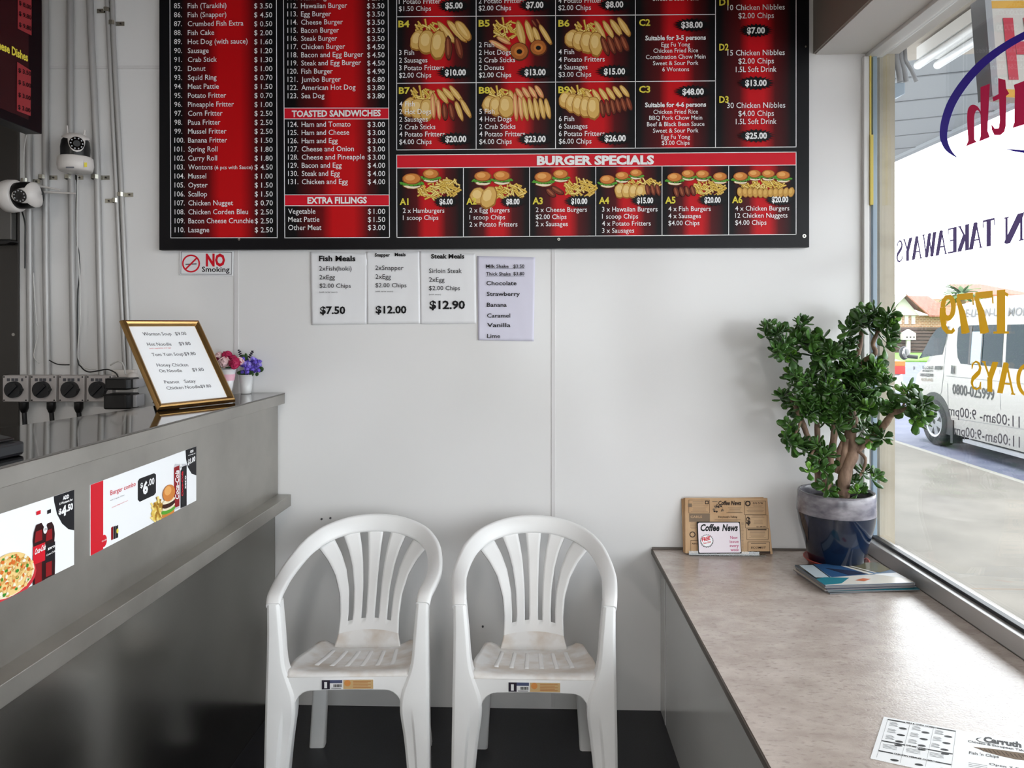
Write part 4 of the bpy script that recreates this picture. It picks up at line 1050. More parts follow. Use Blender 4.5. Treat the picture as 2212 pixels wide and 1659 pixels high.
# card terminal at the left end of the counter
p = on_top(2, 985); term = thing('card_terminal', 'black card terminal with a green light, at the left edge of the steel counter top', 'card terminal', p)
ax_ = CD; ay_ = CN
mb = MB(); mb.prism([p + CN * .035 + CD * -.02, p + CN * .02 + CD * .16, p - CN * .09 + CD * .16, p - CN * .07 + CD * -.02], (0, 0, .028), 'knob_black'); mb.build('body', term, bevel=.006)
mb = MB(); mb.prism([p + CN * .02 + CD * -.012 + V((0, 0, .0285)), p + CN * .008 + CD * .15 + V((0, 0, .0285)), p - CN * .08 + CD * .15 + V((0, 0, .05)), p - CN * .06 + CD * -.012 + V((0, 0, .045))], (0, 0, .006), 'black_plastic'); mb.build('lid', term, bevel=.003)
mb = MB(); g = p - CN * .03 + CD * .0 + V((0, 0, .047)); mb.obox(g, CD * .03, CN * .004, V((0, 0, .002)), 'green_led'); mb.build('status_light', term)

# ------------------------------------------------------------------ wall services behind the counter
def conduit(pts, r, label_):
    fn = PY(-r - .001); P3 = [fn(*q) for q in pts]; mb = MB(); mb.tube(P3, r, 'conduit', 14)
    return tag(mb.build('conduit', loc=P3[-1]), label_, 'conduit', 'grey conduits up the wall')
conduit([(66, -120), (62, 300), (64, 560), (66, 816)], .0125, 'vertical grey conduit left of all, partly hidden by the hanging board and the lower camera')
conduit([(98, -120), (98, 300), (99, 560), (103, 816)], .0125, 'vertical grey conduit rising from the second rotary switch from the left')
conduit([(152, -120), (152, 200), (156, 560), (160, 816)], .0125, 'vertical grey conduit behind the upright security camera')
conduit([(191, -120), (196, 60), (209, 330), (214, 560), (220, 816)], .0125, 'grey conduit rising from the fourth rotary switch, right of the upright camera')
conduit([(226, -120), (236, 100), (252, 420), (262, 640), (271, 816)], .0088, 'thin grey conduit, left of the close pair leaning beside the menu board')
conduit([(238, -120), (246, 100), (263, 420), (273, 640), (281, 816)], .0088, 'thin grey conduit, right of the close pair leaning beside the menu board')
def clip(u, v, side, r, label_):
    fn = PY(-.001); p = fn(u, v); mb = MB(); h = .008
    pts = [(-r - .001, -.001), (-r - .001, -2 * r * .8), (-r * .5, -2 * r - .002), (r * .5, -2 * r - .002), (r + .001, -2 * r * .8), (r + .001, -.001)]
    for i in range(5):
        (x0, y0), (x1, y1) = pts[i], pts[i + 1]
        mb.prism([p + V((x0, y0, -h)), p + V((x1, y1, -h)), p + V((x1 + (x1 > 0) * .001, y1 - .0015, -h)), p + V((x0 + (x0 > 0) * .001, y0 - .0015, -h))], (0, 0, 2 * h), 'clip_zinc')
    x0 = side * r; mb.box((p.x + min(x0, x0 + side * .034), p.y - .0025, p.z - h), (p.x + max(x0, x0 + side * .034), p.y, p.z + h), 'clip_zinc')
    s = p + V((side * (r + .02), -.0025, 0)); mb.cyl(s, s + V((0, -.002, 0)), .0035, 'steel_dark', 10)
    tag(mb.build('conduit_clip', loc=p), label_, 'conduit clip', 'zinc conduit clips')
clip(61, 392, 1, .013, 'zinc clip on the leftmost conduit, beside the sideways camera')
clip(98, 384, 1, .013, 'zinc clip on the second conduit from the left')
clip(154, 384, 1, .013, 'zinc clip just under the upright security camera')
clip(211, 384, 1, .013, 'zinc clip on the conduit right of the upright camera')
clip(252, 434, -1, .0092, 'lower zinc clip on the left pipe of the thin conduit pair')
clip(264, 421, 1, .0092, 'lower zinc clip on the right pipe of the thin conduit pair')
clip(234, 24, -1, .0092, 'upper zinc clip on the left pipe of the thin conduit pair')
clip(245, 52, 1, .0092, 'upper zinc clip on the right pipe of the thin conduit pair')

def switch(u0, u1, label_):
    fn = PY(-.055); a, c = fn(u0, 868), fn(u1, 811)
    t = thing('rotary_isolator', label_, 'rotary switch', (a.x, -.03, a.z), 'rotary isolator switches')
    mb = MB(); mb.box((a.x, -.055, a.z), (c.x, -.0105, c.z), 'box_grey'); mb.build('housing', t, bevel=.004)
    cc = V(((a.x + c.x) / 2, -.055, (a.z + c.z) / 2 - .003)); r = (c.x - a.x) * .31
    mb = MB(); mb.cyl(cc, cc + V((0, -.018, 0)), r, 'knob_black', 28); mb.obox(cc + V((0, -.021, 0)), V((.7, 0, .7)) * r * .85, V((0, .003, 0)), V((-.7, 0, .7)) * r * .22, 'knob_black'); mb.obox(cc + V((r, -.009, 0)), V((r * .14, 0, 0)), V((0, .008, 0)), V((0, 0, r * .14)), 'knob_black'); mb.build('knob', t, bevel=.0015)
    mb = MB()
    for sx_ in (.07, .93):
        for sz in (.06, .94):
            s = V((a.x + (c.x - a.x) * sx_, -.055, a.z + (c.z - a.z) * sz)); mb.cyl(s, s + V((0, -.001, 0)), .003, 'black_plastic', 10)
    w = c.x - a.x
    for x0, x1, mt in ((.18, .3, 'grey_ink'), (.36, .48, 'grey_ink'), (.5, .62, 'grey_ink'), (.74, .82, 'grey_ink')):
        mb.box((a.x + w * x0, -.0556, c.z - .022), (a.x + w * x1, -.055, c.z - .011), mt)
    mb.build('marking', t)
    return a, c
sw = [switch(5, 60, 'grey rotary switch on the wall behind the counter, first of four from the left'), switch(65, 121, 'grey rotary switch on the wall behind the counter, second of four from the left'),
      switch(126, 182, 'grey rotary switch on the wall behind the counter, third of four from the left'), switch(186, 242, 'grey rotary switch on the wall behind the counter, half hidden by black power adapters')]
for (u, v1), nm in zip(((52, 914), (111, 908), (170, 900)), ('first', 'second', 'third')):
    fn = PY(-.035); p = fn(u, 869); e_ = fn(u + 3, v1 + 30); t = MB()
    t.lathe([(.011, 0), (.011, .004), (.0085, -.012), (.0085, -.036), (.012, -.04)][::-1] if 0 else [(.016, 0), (.016, -.022), (.011, -.036), (.008, -.04)], p, 'black_plastic', 16, (0, 0, 1), True)
    t.tube([p + V((0, 0, -.03)), p.lerp(e_, .6), e_], .0085, 'black_plastic', 10)
    tag(t.build('power_plug', loc=p), 'black plug and cord hanging under the %s rotary switch from the left' % nm, 'plug', 'black plugs under the switches')
# wall socket with white plug and two adapters
fn = PY(-.0005)
a, c = fn(250, 872), fn(298, 798)
sock = thing('wall_socket', 'white double power socket on a mounting box, right of the rotary switches', 'power socket', (a.x, 0, a.z))
mb = MB(); mb.box((a.x, -.03, a.z), (c.x, -.0005, c.z), 'cam_white'); mb.build('faceplate', sock, bevel=.003)
p = PY(-.045)(286, 815); mb = MB(); mb.ell(p, V((.019, 0, 0)), V((0, .02, 0)), V((0, 0, .019)), 'cam_white', 16, 10); mb.cyl(p, p + V((0, .016, 0)), .016, 'cam_white', 16)
wp = thing('white_plug', 'round white plug with white cord, in the top of the power socket', 'plug', p); mb.build('plug_body', wp)
mb = MB(); CW = PY(-.05); mb.tube([p + V((-.008, -.005, .006)), CW(271, 808), CW(268, 792), CW(263, 783), CW(256, 780), CW(248, 783), CW(238, 789)], .003, 'cable_white', 8); mb.build('cord', wp)
for (u0, v0, u1, v1), lb in (((229, 817, 281, 842), 'black power adapter in the socket row, upper of two'), ((226, 851, 281, 884), 'black power adapter in the socket row, lower of two')):
    fa = PY(-.11); a, c = fa(u0, v1), fa(u1, v0); mb = MB()
    t = thing('power_adapter', lb, 'power adapter', (a.x, -.06, a.z), 'black power adapters')
    mb.prism([(a.x, -.12, a.z), (c.x - .01, -.12, a.z), (c.x, -.105, a.z), (c.x, -.04, a.z), (a.x, -.04, a.z)], (0, 0, c.z - a.z), 'black_plastic'); mb.build('body', t, bevel=.006)
    mb = MB(); mb.box((c.x - .012, -.09, a.z + .006), (c.x + .013, -.03, c.z - .006), 'led'); mb.build('side_label', t, bevel=.002)

# thin cables
def cable(pts, mt, label_, r=.0026, Y=-.034):
    fn = PY(Y); mb = MB(); P3 = [fn(*q) for q in pts]; S = []
    for i in range(len(P3) - 1):
        p0, p1, p2, p3 = P3[max(i - 1, 0)], P3[i], P3[i + 1], P3[min(i + 2, len(P3) - 1)]
        for k in range(5):
            t_ = k / 5; S.append(.5 * ((2 * p1) + (p2 - p0) * t_ + (2 * p0 - 5 * p1 + 4 * p2 - p3) * t_ ** 2 + (3 * p1 - p0 - 3 * p2 + p3) * t_ ** 3))
    S.append(P3[-1]); mb.tube(S, r, mt, 7); tag(mb.build('cable', loc=P3[0]), label_, 'cable', 'thin cables along the conduits')
cable([(164, 378), (167, 400), (165, 440), (166, 520), (170, 545), (172, 590), (168, 640), (168, 770), (175, 792), (190, 803), (212, 801), (232, 798), (250, 806), (256, 818)], 'black_plastic', 'black cable hanging from the upright camera down to the power adapter')
cable([(168, 380), (166, 500), (172, 600), (173, 680), (168, 760), (172, 780), (185, 795), (208, 797)], 'cable_white', 'white cable beside the black one under the upright camera', .0022, -.045)
cable([(46, 452), (54, 482), (54, 520), (54, 580)], 'black_plastic', 'black cable hanging from the sideways camera', .0026, -.04)
cable([(57, 292), (52, 325), (51, 360), (52, 398)], 'cable_white', 'short white cable below the hanging board', .0024, -.04)
cable([(72, 590), (78, 690), (83, 710), (75, 755), (74, 772), (84, 785)], 'cable_white', 'white cable looping beside the leftmost conduit', .0022)
cable([(106, 778), (125, 787), (150, 788)], 'black_plastic', 'short black cable bridging two conduits above the switches', .0022)

# security cameras
def seccam(p, up, front, s, label_, ants):
    up = V(up).normalized(); front = V(front).normalized(); rt = front.cross(up).normalized(); front = up.cross(rt)
    t = thing('security_camera', label_, 'security camera', p, 'white and black security cameras')
    mb = MB(); mb.lathe([(0, 0), (.9 * s, 0), (s, .1 * s), (1.06 * s, .4 * s), (1.02 * s, .85 * s), (.95 * s, .92 * s), (0, .92 * s)], p, 'cam_white', 32, up); mb.build('base', t)
    mb = MB(); mb.lathe([(.84 * s, .9 * s), (.86 * s, 1.5 * s), (.8 * s, 1.95 * s), (.55 * s, 2.25 * s), (0, 2.35 * s)], p, 'black_plastic', 32, up); mb.build('head', t)
    c = p + up * 1.62 * s
    mb = MB()
    def shell(i, j):
        th = (i - .5) * 2.1; z = -.62 + j * 1.575
        w = 1 if z > .35 else max(.0, 1 - ((.35 - z) / .97) ** 2) ** .5
        th *= max(w, .02) * (.52 if z < .35 else .52 + 1.15 * min(1, (z - .35) / .3))
        r = .93 * s * math.sqrt(max(0, 1 - max(0, (z - .05) / .906) ** 2.6))
        return c + up * (z * s * .86) + (front * math.cos(th) + rt * math.sin(th)) * r
    mb.grid(shell, 20, 18, 'cam_white'); mb.build('shell', t, solid=.002)
    lc = c + front * .93 * s; mb = MB()
    mb.cyl(lc - front * .02 * s, lc + front * .06 * s, .42 * s, 'lens', 24)
    for k in range(10):
        a_ = k * math.pi / 5; d = lc + front * .06 * s + (rt * math.cos(a_) + up * math.sin(a_)) * .33 * s; mb.cyl(d, d + front * .012 * s, .045 * s, 'led', 8)
    mb.cyl(lc + front * .06 * s, lc + front * .075 * s, .2 * s, 'black_plastic', 16); mb.build('lens', t)
    for x0, h0, x1, h1 in ants:
        x0, x1 = -x0, -x1
        mb = MB(); mb.tube([p - front * .75 * s + rt * x0 * s + up * h0 * s, p - front * .75 * s + rt * x1 * s + up * h1 * s], [.09 * s, .05 * s], 'cam_white', 8); mb.build('antenna', t)
    return t, p, up, front, rt
cb = PY(-.10)(163, 371)
t, p, up_, fr_, rt_ = seccam(cb, (0, 0, 1), (.72, -1, .0), .0575, 'white and black security camera standing upright on the conduits', [(-.25, 1.0, -.42, 3.05), (.1, 1.2, .62, 2.9), (1.0, .6, .55, 2.9)])
mb = MB(); g = p + up_ * .028 + fr_ * .0605; fa = PL(g, fr_)
mb.poly(pxs(fa, rect(142, 360, 160, 363)), 'grey_ink'); mb.poly(pxs(fa, rect(182, 351, 188, 361)), 'yellow_ink')
mb.build('base_mark', t)
cb2 = PY(-.10)(10, 425)
seccam(cb2, (1, 0, .06), (.1, -1, -.22), .0575, 'white and black security camera mounted sideways at the left edge', [(-.75, 1.0, -.2, 3.2), (-.2, 1.4, .1, 4.2)])

# dark steel wall lining and hood edge behind the counter at the left edge
x1 = PY(-.009)(40, 600).x; z1 = PY(-.04)(20, 530).z
t = thing('steel_splashback', 'dark steel wall lining behind the rotary switches at the left edge', 'splashback', (x1 - .3, 0, .4))
mb = MB(); mb.box((-3.19, -.009, .3), (x1, -.0005, 2.95), 'steel_dark'); mb.build('panel', t, bevel=.002)
mb = MB()
for k in range(3): mb.cyl((x1 - .02, -.009, .5 + k * .9), (x1 - .02, -.0105, .5 + k * .9), .006, 'steel', 12)
mb.build('rivet', t)
t = thing('range_hood', 'brushed steel extractor hood end at the left edge, under the sideways camera', 'extractor hood', (x1 - .3, -.03, z1))
mb = MB(); mb.prism([(-3.1, -.04, z1 + .02), (x1 - .006, -.04, z1 + .02), (x1 - .006, -.04, z1 + .15), (x1 - .03, -.04, z1 + .22), (-3.1, -.04, z1 + .22)], (0, .03, 0), 'steel_hood'); mb.build('canopy', t, bevel=.004)
mb = MB(); mb.prism([(-3.1, -.05, z1 - .012), (x1 - .02, -.05, z1 + .003), (x1 + .001, -.05, z1 + .012), (x1 - .002, -.05, z1 + .0195), (-3.1, -.05, z1 + .0195)], (0, .04, 0), 'black_plastic'); mb.build('drip_edge', t, bevel=.002)

# hanging dishes board, seen edge on at the top left
XB = -1.40; HB = PX(XB); hn = V((.0012, 0, 0))
p0 = HB(91, 290); y1, y0 = p0.y, p0.y - 1.9; z0 = p0.z
t = thing('dishes_board', 'dark red hanging price board for Chinese dishes, at the top left corner', 'menu board', (XB, y0 + .9, z0))
mb = MB(); mb.box((XB - .05, y0, z0), (XB, y1, z0 + .95), 'board_black'); mb.build('case', t, bevel=.002)
mat('maroon', '26040a', 0.35)
pr = HB(84, 262)
mb = MB(); mb.box((XB, y0 + .05, HB(40, 250).z), (XB + .0012, y1 - .06, z0 + .9), 'maroon'); mb.build('face', t)
mat('sticker_red', '8e2c30', 0.5)
c1x = lambda x, y: (x / 3.072, y / 3.072)
for k, (pts, prs) in enumerate((([(112, 190), (204, 236), (204, -60), (112, -130)], (('$ 8.00', 118, 30, 200, 66), ('$ 9.80', 118, 100, 200, 132), ('$ 9.80', 118, 174, 200, 204))),
                                ([(106, 735), (198, 770), (200, 468), (108, 410)], (('$ 3.50', 114, 478, 198, 504), ('$ 5.00', 114, 556, 198, 584), ('$ 3.00', 114, 640, 196, 666), ('$ 3.00', 112, 722, 194, 748))))):
    mb = MB(); mb.poly([HB(*c1x(*q)) + hn * 2 for q in pts], 'sticker_red'); s_ = mb.build('price_sticker', t)
    mb = MB()
    for s, x0, y_0, xx, yy in prs: tx(mb, s, HB, c1x(x0, y_0), c1x(xx, yy), 9, 'black_ink', .02, lift=hn * 3, up=(0, 0, 1))
    mb.build('price', s_)
mb = MB(); p = HB(*c1x(2, 330)); q = HB(*c1x(180, 408)); h = (HB(*c1x(2, 276)) - p).length
vs_, fs_, g0, g1 = glyphs('ese Dishes', .03); vs_, fs_, h0, h1 = glyphs('Chinese Dishes', .03)
L = (q - p).length * (h1 - h0) / (g1 - g0)
text(mb, 'Chinese Dishes', q, (q - p).normalized() * h, V((0, 0, h)), 'yellow_ink', w=L / h, align='R', bold=.03, lift=hn * 2); mb.build('lettering', t)
mb = MB()
for y in (y0 + .3, y1 - .25): mb.tube([(XB - .025, y, z0 + .94), (XB - .025, y, ZC)], .008, 'steel_dark', 8)
mb.build('hanger_rod', t)

# ------------------------------------------------------------------ white plastic chairs
def rrect(c, hx, hy, ax, ay, k=.35):
    """rounded rectangle ring (12 points) around c"""
    pts = []
    for sx_, sy_ in ((1, 1), (-1, 1), (-1, -1), (1, -1)):
        r = k * min(hx, hy); cxx, cyy = sx_ * (hx - r), sy_ * (hy - r)
        a0 = {(1, 1): 0, (-1, 1): 90, (-1, -1): 180, (1, -1): 270}[(sx_, sy_)]
        for a_ in (0, 45, 90):
            t_ = math.radians(a0 + a_); pts.append(c + ax * (cxx + r * math.cos(t_)) + ay * (cyy + r * math.sin(t_)))
    return pts

mat('bun_s', 'd08a48', .5); mat('stk_blue', '4a5070', .5); mat('stk_tan', 'c8a878', .5)
FY = -.27          # front of the legs, local y
def make_chair():
    t = thing('plastic_chair', 'x', 'chair', (0, 0, 0), 'white plastic chairs against the wall')
    X, Y, Z = V((1, 0, 0)), V((0, 1, 0)), V((0, 0, 1))
    # front legs: wide flattened legs running up into the arms
    for s in (-1, 1):
        prof = [(0, .184, .236, -.022), (.19, .166, .2345, -.012), (.26, .158, .234, -.009), (.33, .149, .233, -.006), (.38, .152, .2325, -.004), (.42, .165, .232, -.002), (.47, .180, .231, 0), (.55, .187, .230, .002), (.615, .193, .230, .002), (.64, .196, .230, .004)]
        mb = MB(); rings = []
        for z, xi, xo, yo in cat(prof, 3):
            hy = .030 + .012 * max(0, 1 - z / .3)
            k = .013 * max(0, min(1, (.345 - z) / .08)); xm = xo - (xo - xi) * .58; r = min(.008, (xo - xi) * .2); yf = FY + yo
            P_ = [(xo, yf + r), (xo - r, yf), (xm + .004, yf), (xm, yf + k * .5), (xm - .003, yf + k), (xi + r, yf + k), (xi, yf + k + r), (xi, yf + 2 * hy - r), (xi + r, yf + 2 * hy), (xo - r, yf + 2 * hy), (xo, yf + 2 * hy - r)]
            rings.append([V((s * x_, y_, z)) for x_, y_ in P_])
        mb.loft(rings, 'chair_plastic'); mb.build('leg', t, bevel=.0012)
    for s in (-1, 1):
        mb = MB(); rings = []
        for z, x, y in ((0, .182, .165), (.2, .168, .145), (.345, .148, .105)):
            rings.append(rrect(V((s * x, y, z)), .026 if z < .1 else .024, .020, X, Y, .4))
        mb.loft(rings, 'chair_plastic'); mb.build('leg', t)
    # apron under the seat's front edge, with rounded corners down to the legs
    mb = MB(); low = [(-.160, .335)]
    for k in range(7):
        a_ = math.radians(180 - 15 * k); low.append((-.105 + .047 * math.cos(a_), .343 + .05 * math.sin(a_)))
    low += [(0, .395)]; low = low + [(-x, z) for x, z in low[:-1]][::-1]
    pts = [(x, z) for x, z in low] + [(.185, .434), (-.185, .434)]
    mb.prism([(x, FY + .006, z) for x, z in pts], (0, .014, 0), 'chair_plastic'); mb.build('apron', t, bevel=.003)
    # seat
    mb = MB()
    def hw(v): return (.172 + .010 * math.sin(math.pi * min(v / .6, 1)) - .012 * max(0, v - .6) / .4) * (1 if v < .93 else 1 - .12 * ((v - .93) / .07) ** 2)
    def seat(i, j):
        u = i * 2 - 1; v = j
        x = u * hw(v); y = FY + .006 + .365 * v
        z = .442 - .082 * v + .022 * u ** 4 * v ** .5 - .008 * math.sin(math.pi * min(1, v)) * (1 - u * u)
        if v < .06: z -= .010 * (1 - v / .06) ** 2
        z += .004 * math.cos(u * math.pi) * 0
        return V((x, y, z))
    mb.grid(seat, 36, 36, 'chair_seat')
    for k in range(6):
        u0 = -.62 + k * .248
        def rib(i, j, u0=u0):
            p = seat((u0 + (i - .5) * .062 + 1) / 2, .28 + j * .55); h = .0016 * math.sin(math.pi * i) ** .6 if 0 < i < 1 else -.0005
            return p + V((0, 0, h + .001))
        mb.grid(rib, 4, 14, 'chair_plastic')
    mb.build('seat', t, solid=.006)
    # armrests and the hoop of the back: one continuous flattened band
    half = [(.213, FY + .012, .634, 1, 0, .10, .0200, .013), (.217, FY + .045, .651, 1, 0, .05, .0215, .012), (.226, FY + .13, .653, 1, 0, .08, .0225, .012), (.232, FY + .22, .655, .98, 0, .2, .0235, .012), (.226, FY + .33, .667, .85, .05, .5, .025, .012), (.208, FY + .42, .684, .7, .1, .72, .027, .012),
            (.166, FY + .49, .705, .45, .18, .88, .029, .012), (.100, FY + .53, .722, .2, .24, .96, .030, .012), (.034, FY + .545, .729, .05, .26, .97, .031, .012)]
    full = half + [(-x, y, z, -wx, wy, wz, a_, b2) for x, y, z, wx, wy, wz, a_, b2 in half[::-1]]
    S = cat(full, 5); rings = []
    for i, q in enumerate(S):
        p = V(q[:3]); tg = (V(S[min(i + 1, len(S) - 1)][:3]) - V(S[max(i - 1, 0)][:3])).normalized()
        w = V(q[3:6]); w = (w - tg * w.dot(tg)).normalized(); nn = tg.cross(w)
        rings.append(rrect(p, q[6], q[7], w, nn, .7))
    cut = 4 * 5
    for nm, r in (('armrest', rings[:cut + 1]), ('back_hoop', rings[cut:len(rings) - cut]), ('armrest', rings[len(rings) - cut - 1:])):
        mb = MB(); mb.loft(r, 'chair_plastic'); mb.build(nm, t)
    # fanned back with four slots
    mb = MB(); wpx = [(0, .112), (.12, .100), (.3, .0985), (.5, .105), (.7, .125), (.85, .152), (.95, .178), (1, .192)]
    def hwb(v):
        for (a_, wa), (b2, wb) in zip(wpx, wpx[1:]):
            if v <= b2:
                k = (v - a_) / (b2 - a_); k2 = k; return wa + (wb - wa) * k2
        return wpx[-1][1]
    def back(s_, v):
        x = s_ * hwb(v); zt = .712 - .045 * s_ * s_; yt = .272 - .068 * s_ * s_
        y = .088 + (yt - .088) * (v ** .92); z = .364 + (zt - .364) * v
        y += -.010 * s_ * s_ * (1 - v) + .012 * math.sin(math.pi * v)
        return V((x, y, z))
    segs = [(-1, -.74), (-.585, -.30), (-.15, .15), (.30, .585), (.74, 1)]
    v0 = .225
    for a_, b2 in segs:
        mb.grid(lambda i, j: back(a_ + (b2 - a_) * i, v0 + (1 - v0) * j), 5, 18, 'chair_plastic')
    def lower(i, j): return back(i * 2 - 1, j * v0)
    # keep the slats welded to the solid lower band: same column positions
    cols = []
    for k, (a_, b2) in enumerate(segs):
        cols += [a_ + (b2 - a_) * i / 5 for i in range(6)]
    n_ = len(cols)
    vs = [back(c, j / 5 * v0) for j in range(6) for c in cols]
    mb.add(vs, [(j * n_ + i, j * n_ + i + 1, (j + 1) * n_ + i + 1, (j + 1) * n_ + i) for j in range(3) for i in range(n_ - 1)], 'chair_seat', True)
    mb.add(vs, [(j * n_ + i, j * n_ + i + 1, (j + 1) * n_ + i + 1, (j + 1) * n_ + i) for j in range(3, 5) for i in range(n_ - 1)], 'chair_plastic', True)
    mb.build('backrest', t, solid=.007, weld=True)
    # sticker on the apron
    mb = MB(); yf = FY + .0035
    def R(x0, z0, x1, z1, mt, k=0): mb.poly([(x0, yf - k * .0003, z0), (x1, yf - k * .0003, z0), (x1, yf - k * .0003, z1), (x0, yf - k * .0003, z1)], mt)
    mb.box((-.0735, yf, .3985), (.0735, yf + .0035, .4255), 'paper')
    R(-.073, .399, -.050, .425, 'sprig', 1); R(-.050, .416, -.015, .425, 'stk_blue', 1); R(-.012, .399, .073, .425, 'stk_tan', 1)
    R(-.066, .402, -.058, .42, 'paper', 2)
    for k in range(9): R(-.040 + k * .0026, .405, -.0388 + k * .0026 + (k % 3) * .0004, .413, 'black_ink', 2)
    mb.poly([(.0 + .009 * math.cos(a_), yf - .0007, .416 + .009 * math.sin(a_)) for a_ in [k * .35 for k in range(18)]], 'bun_s')
    for k in range(5): R(.016, .403 + k * .0042, .066 - (k % 2) * .008, .4043 + k * .0042, 'print_donut', 2)
    for k in range(2): R(-.046, .400 + k * .002, -.018, .4008 + k * .002, 'black_ink', 2)
    mb.build('barcode_sticker', t)
    return t
chair = make_chair()
chair['label'] = 'white plastic garden armchair standing closer to the steel counter'
chair.location = (-.535, -.42, 0); chair.rotation_euler.z = .055
ch2 = copy_tree(chair)
ch2['label'] = 'white plastic garden armchair standing closer to the low window bench'
ch2.location = (.012, -.42, 0); ch2.rotation_euler.z = 0

# ------------------------------------------------------------------ low bench under the window
bl_ = PZ(ZS)(1408, 1184); XBE = bl_.x
bench = thing('window_bench', 'low wide window bench with mottled pink-grey laminate top and glossy white front', 'bench', ((XBE + XW) / 2, -1.8, 0))
mb = MB(); mb.box((XBE, -4.6, ZS - .017), (XW - .013, -.002, ZS), 'bench_laminate'); mb.build('top', bench)
mb = MB(); mb.box((XBE - .004, -4.6, ZS - .018), (XBE - .0002, -.002, ZS - .0015), 'bench_edge'); mb.build('edge_strip', bench)
XP = PZ(.0)(1424, 1527).x
mb = MB(); mb.box((XP, -4.6, .001), (XP + .018, -.002, ZS - .0175), 'bench_panel')
for y in (-.10, -1.45): mb.box((XP - .0015, y - .004, .001), (XP, y + .004, ZS - .0175), 'joint_strip')
mb.build('front_panel', bench)
mb = MB(); mb.box((XBE, -.012, ZS + .0005), (XW - .017, -.002, ZS + .007), 'bench_edge'); mb.build('back_bead', bench)

# jade plant in a glazed pot
PYC = -.17; pc = PY(PYC)(1806, 1200); pc.z = ZS + .001
sc_ = F / (PYC + 2.81)            # pixels per metre at the pot (approximately)
sau = thing('plant_saucer', 'red plastic saucer under the blue plant pot', 'saucer', pc)
mb = MB(); mb.lathe([(0, 0), (.088, 0), (.104, .022), (.107, .022), (.107, .024), (.101, .024), (.086, .004), (0, .004)], pc, 'saucer', 48); mb.build('dish', sau)
pb_ = pc + V((0, 0, .006)); ztop = PY(PYC)(1806, 1060).z; ph = ztop - pb_.z
plant = thing('jade_plant', 'big bushy jade plant in a dark blue pot with grey rim, by the window', 'potted plant', pb_)
mb = MB(); prof = [(0, 0), (.082, 0), (.088, .006), (.106, ph * .32), (.1215, ph * .55), (.1275, ph * .70), (.1275, ph * .715)]
mb.lathe(prof, pb_, 'pot_blue', 56)
prof2 = [(.1285, ph * .712), (.1285, ph * .74), (.1275, ph * .9), (.1265, ph * .97), (.124, ph), (.117, ph), (.114, ph * .97), (.112, ph * .80)]
pot = mb.build('pot', plant)
mb = MB(); mb.lathe(prof2, pb_, 'pot_grey', 56); mb.build('glazed_rim', pot)
mb = MB(); mb.lathe([(.1125, ph * .86), (.06, ph * .875), (0, ph * .88)], pb_, 'soil', 32); mb.build('soil', plant)
PC = lambda x, y: (1620 + x / 2.86, 640 + y / 2.86)
def pd(x, y, off=0.0):
    """a point of the plant: depth near the pot, nearer the camera where it would meet the glass or the wall"""
    u, v = PC(x, y); Y = PYC + off - .02
    p = PY(Y)(u, v)
    if p.x > XW - .07:
        k = 0
        while p.x > XW - .07 and k < 60: Y -= .01; p = PY(Y)(u, v); k += 1
    return p
mb = MB()
def br_(pts, r0, r1):
    P3 = [pd(x, y, o) for x, y, o in pts]; n = len(P3); S = cat([tuple(p) for p in P3], 4); m_ = len(S)
    rs = [(r0 + (r1 - r0) * i / (m_ - 1)) * (1 + .10 * math.sin(i * 2.1)) for i in range(m_)]
    mb.tube([V(q) for q in S], rs, 'jade_bark', 9)
br_([(572, 1235, 0), (590, 1090, -.01), (640, 960, -.01), (625, 850, 0), (640, 760, 0), (610, 620, .02), (640, 480, .02)], .023, .010)
br_([(640, 960, -.01), (740, 885, -.03), (815, 815, -.06), (890, 720, 0), (1000, 690, 0)], .015, .008)
br_([(470, 1195, .01), (490, 1040, 0), (515, 900, 0), (520, 780, .0), (480, 600, .0)], .016, .008)
br_([(545, 1090, .01), (560, 950, .01), (600, 860, .02), (610, 780, .02)], .014, .009)
br_([(560, 1100, .0), (585, 960, .0), (600, 880, .0)], .013, .011)
br_([(430, 1190, .03), (405, 1000, .03), (350, 850, .02), (310, 740, .0), (250, 620, 0)], .013, .007)
br_([(425, 1180, .04), (420, 960, .04), (415, 780, .04)], .012, .009)
br_([(640, 480, .02), (720, 390, .0), (775, 350, 0), (760, 290, 0), (800, 200, 0)], .010, .006)
br_([(650, 440, .02), (680, 300, .02), (690, 210, .02), (690, 150, .02)], .009, .006)
br_([(500, 620, .0), (440, 510, .0), (490, 440, .0)], .008, .006)
br_([(420, 680, .02), (290, 470, .02), (250, 400, .02), (200, 280, .02)], .009, .006)
br_([(660, 950, -.02), (712, 1000, -.04), (705, 1060, -.04), (680, 1110, -.04)], .006, .004)
br_([(930, 700, 0), (960, 640, 0), (940, 570, 0)], .004, .003)
br_([(320, 760, .0), (280, 850, -.02), (250, 900, -.02)], .005, .004)
br_([(430, 1010, .0), (400, 950, -.03), (370, 1000, -.04)], .005, .004)
mb.build('trunk', plant)
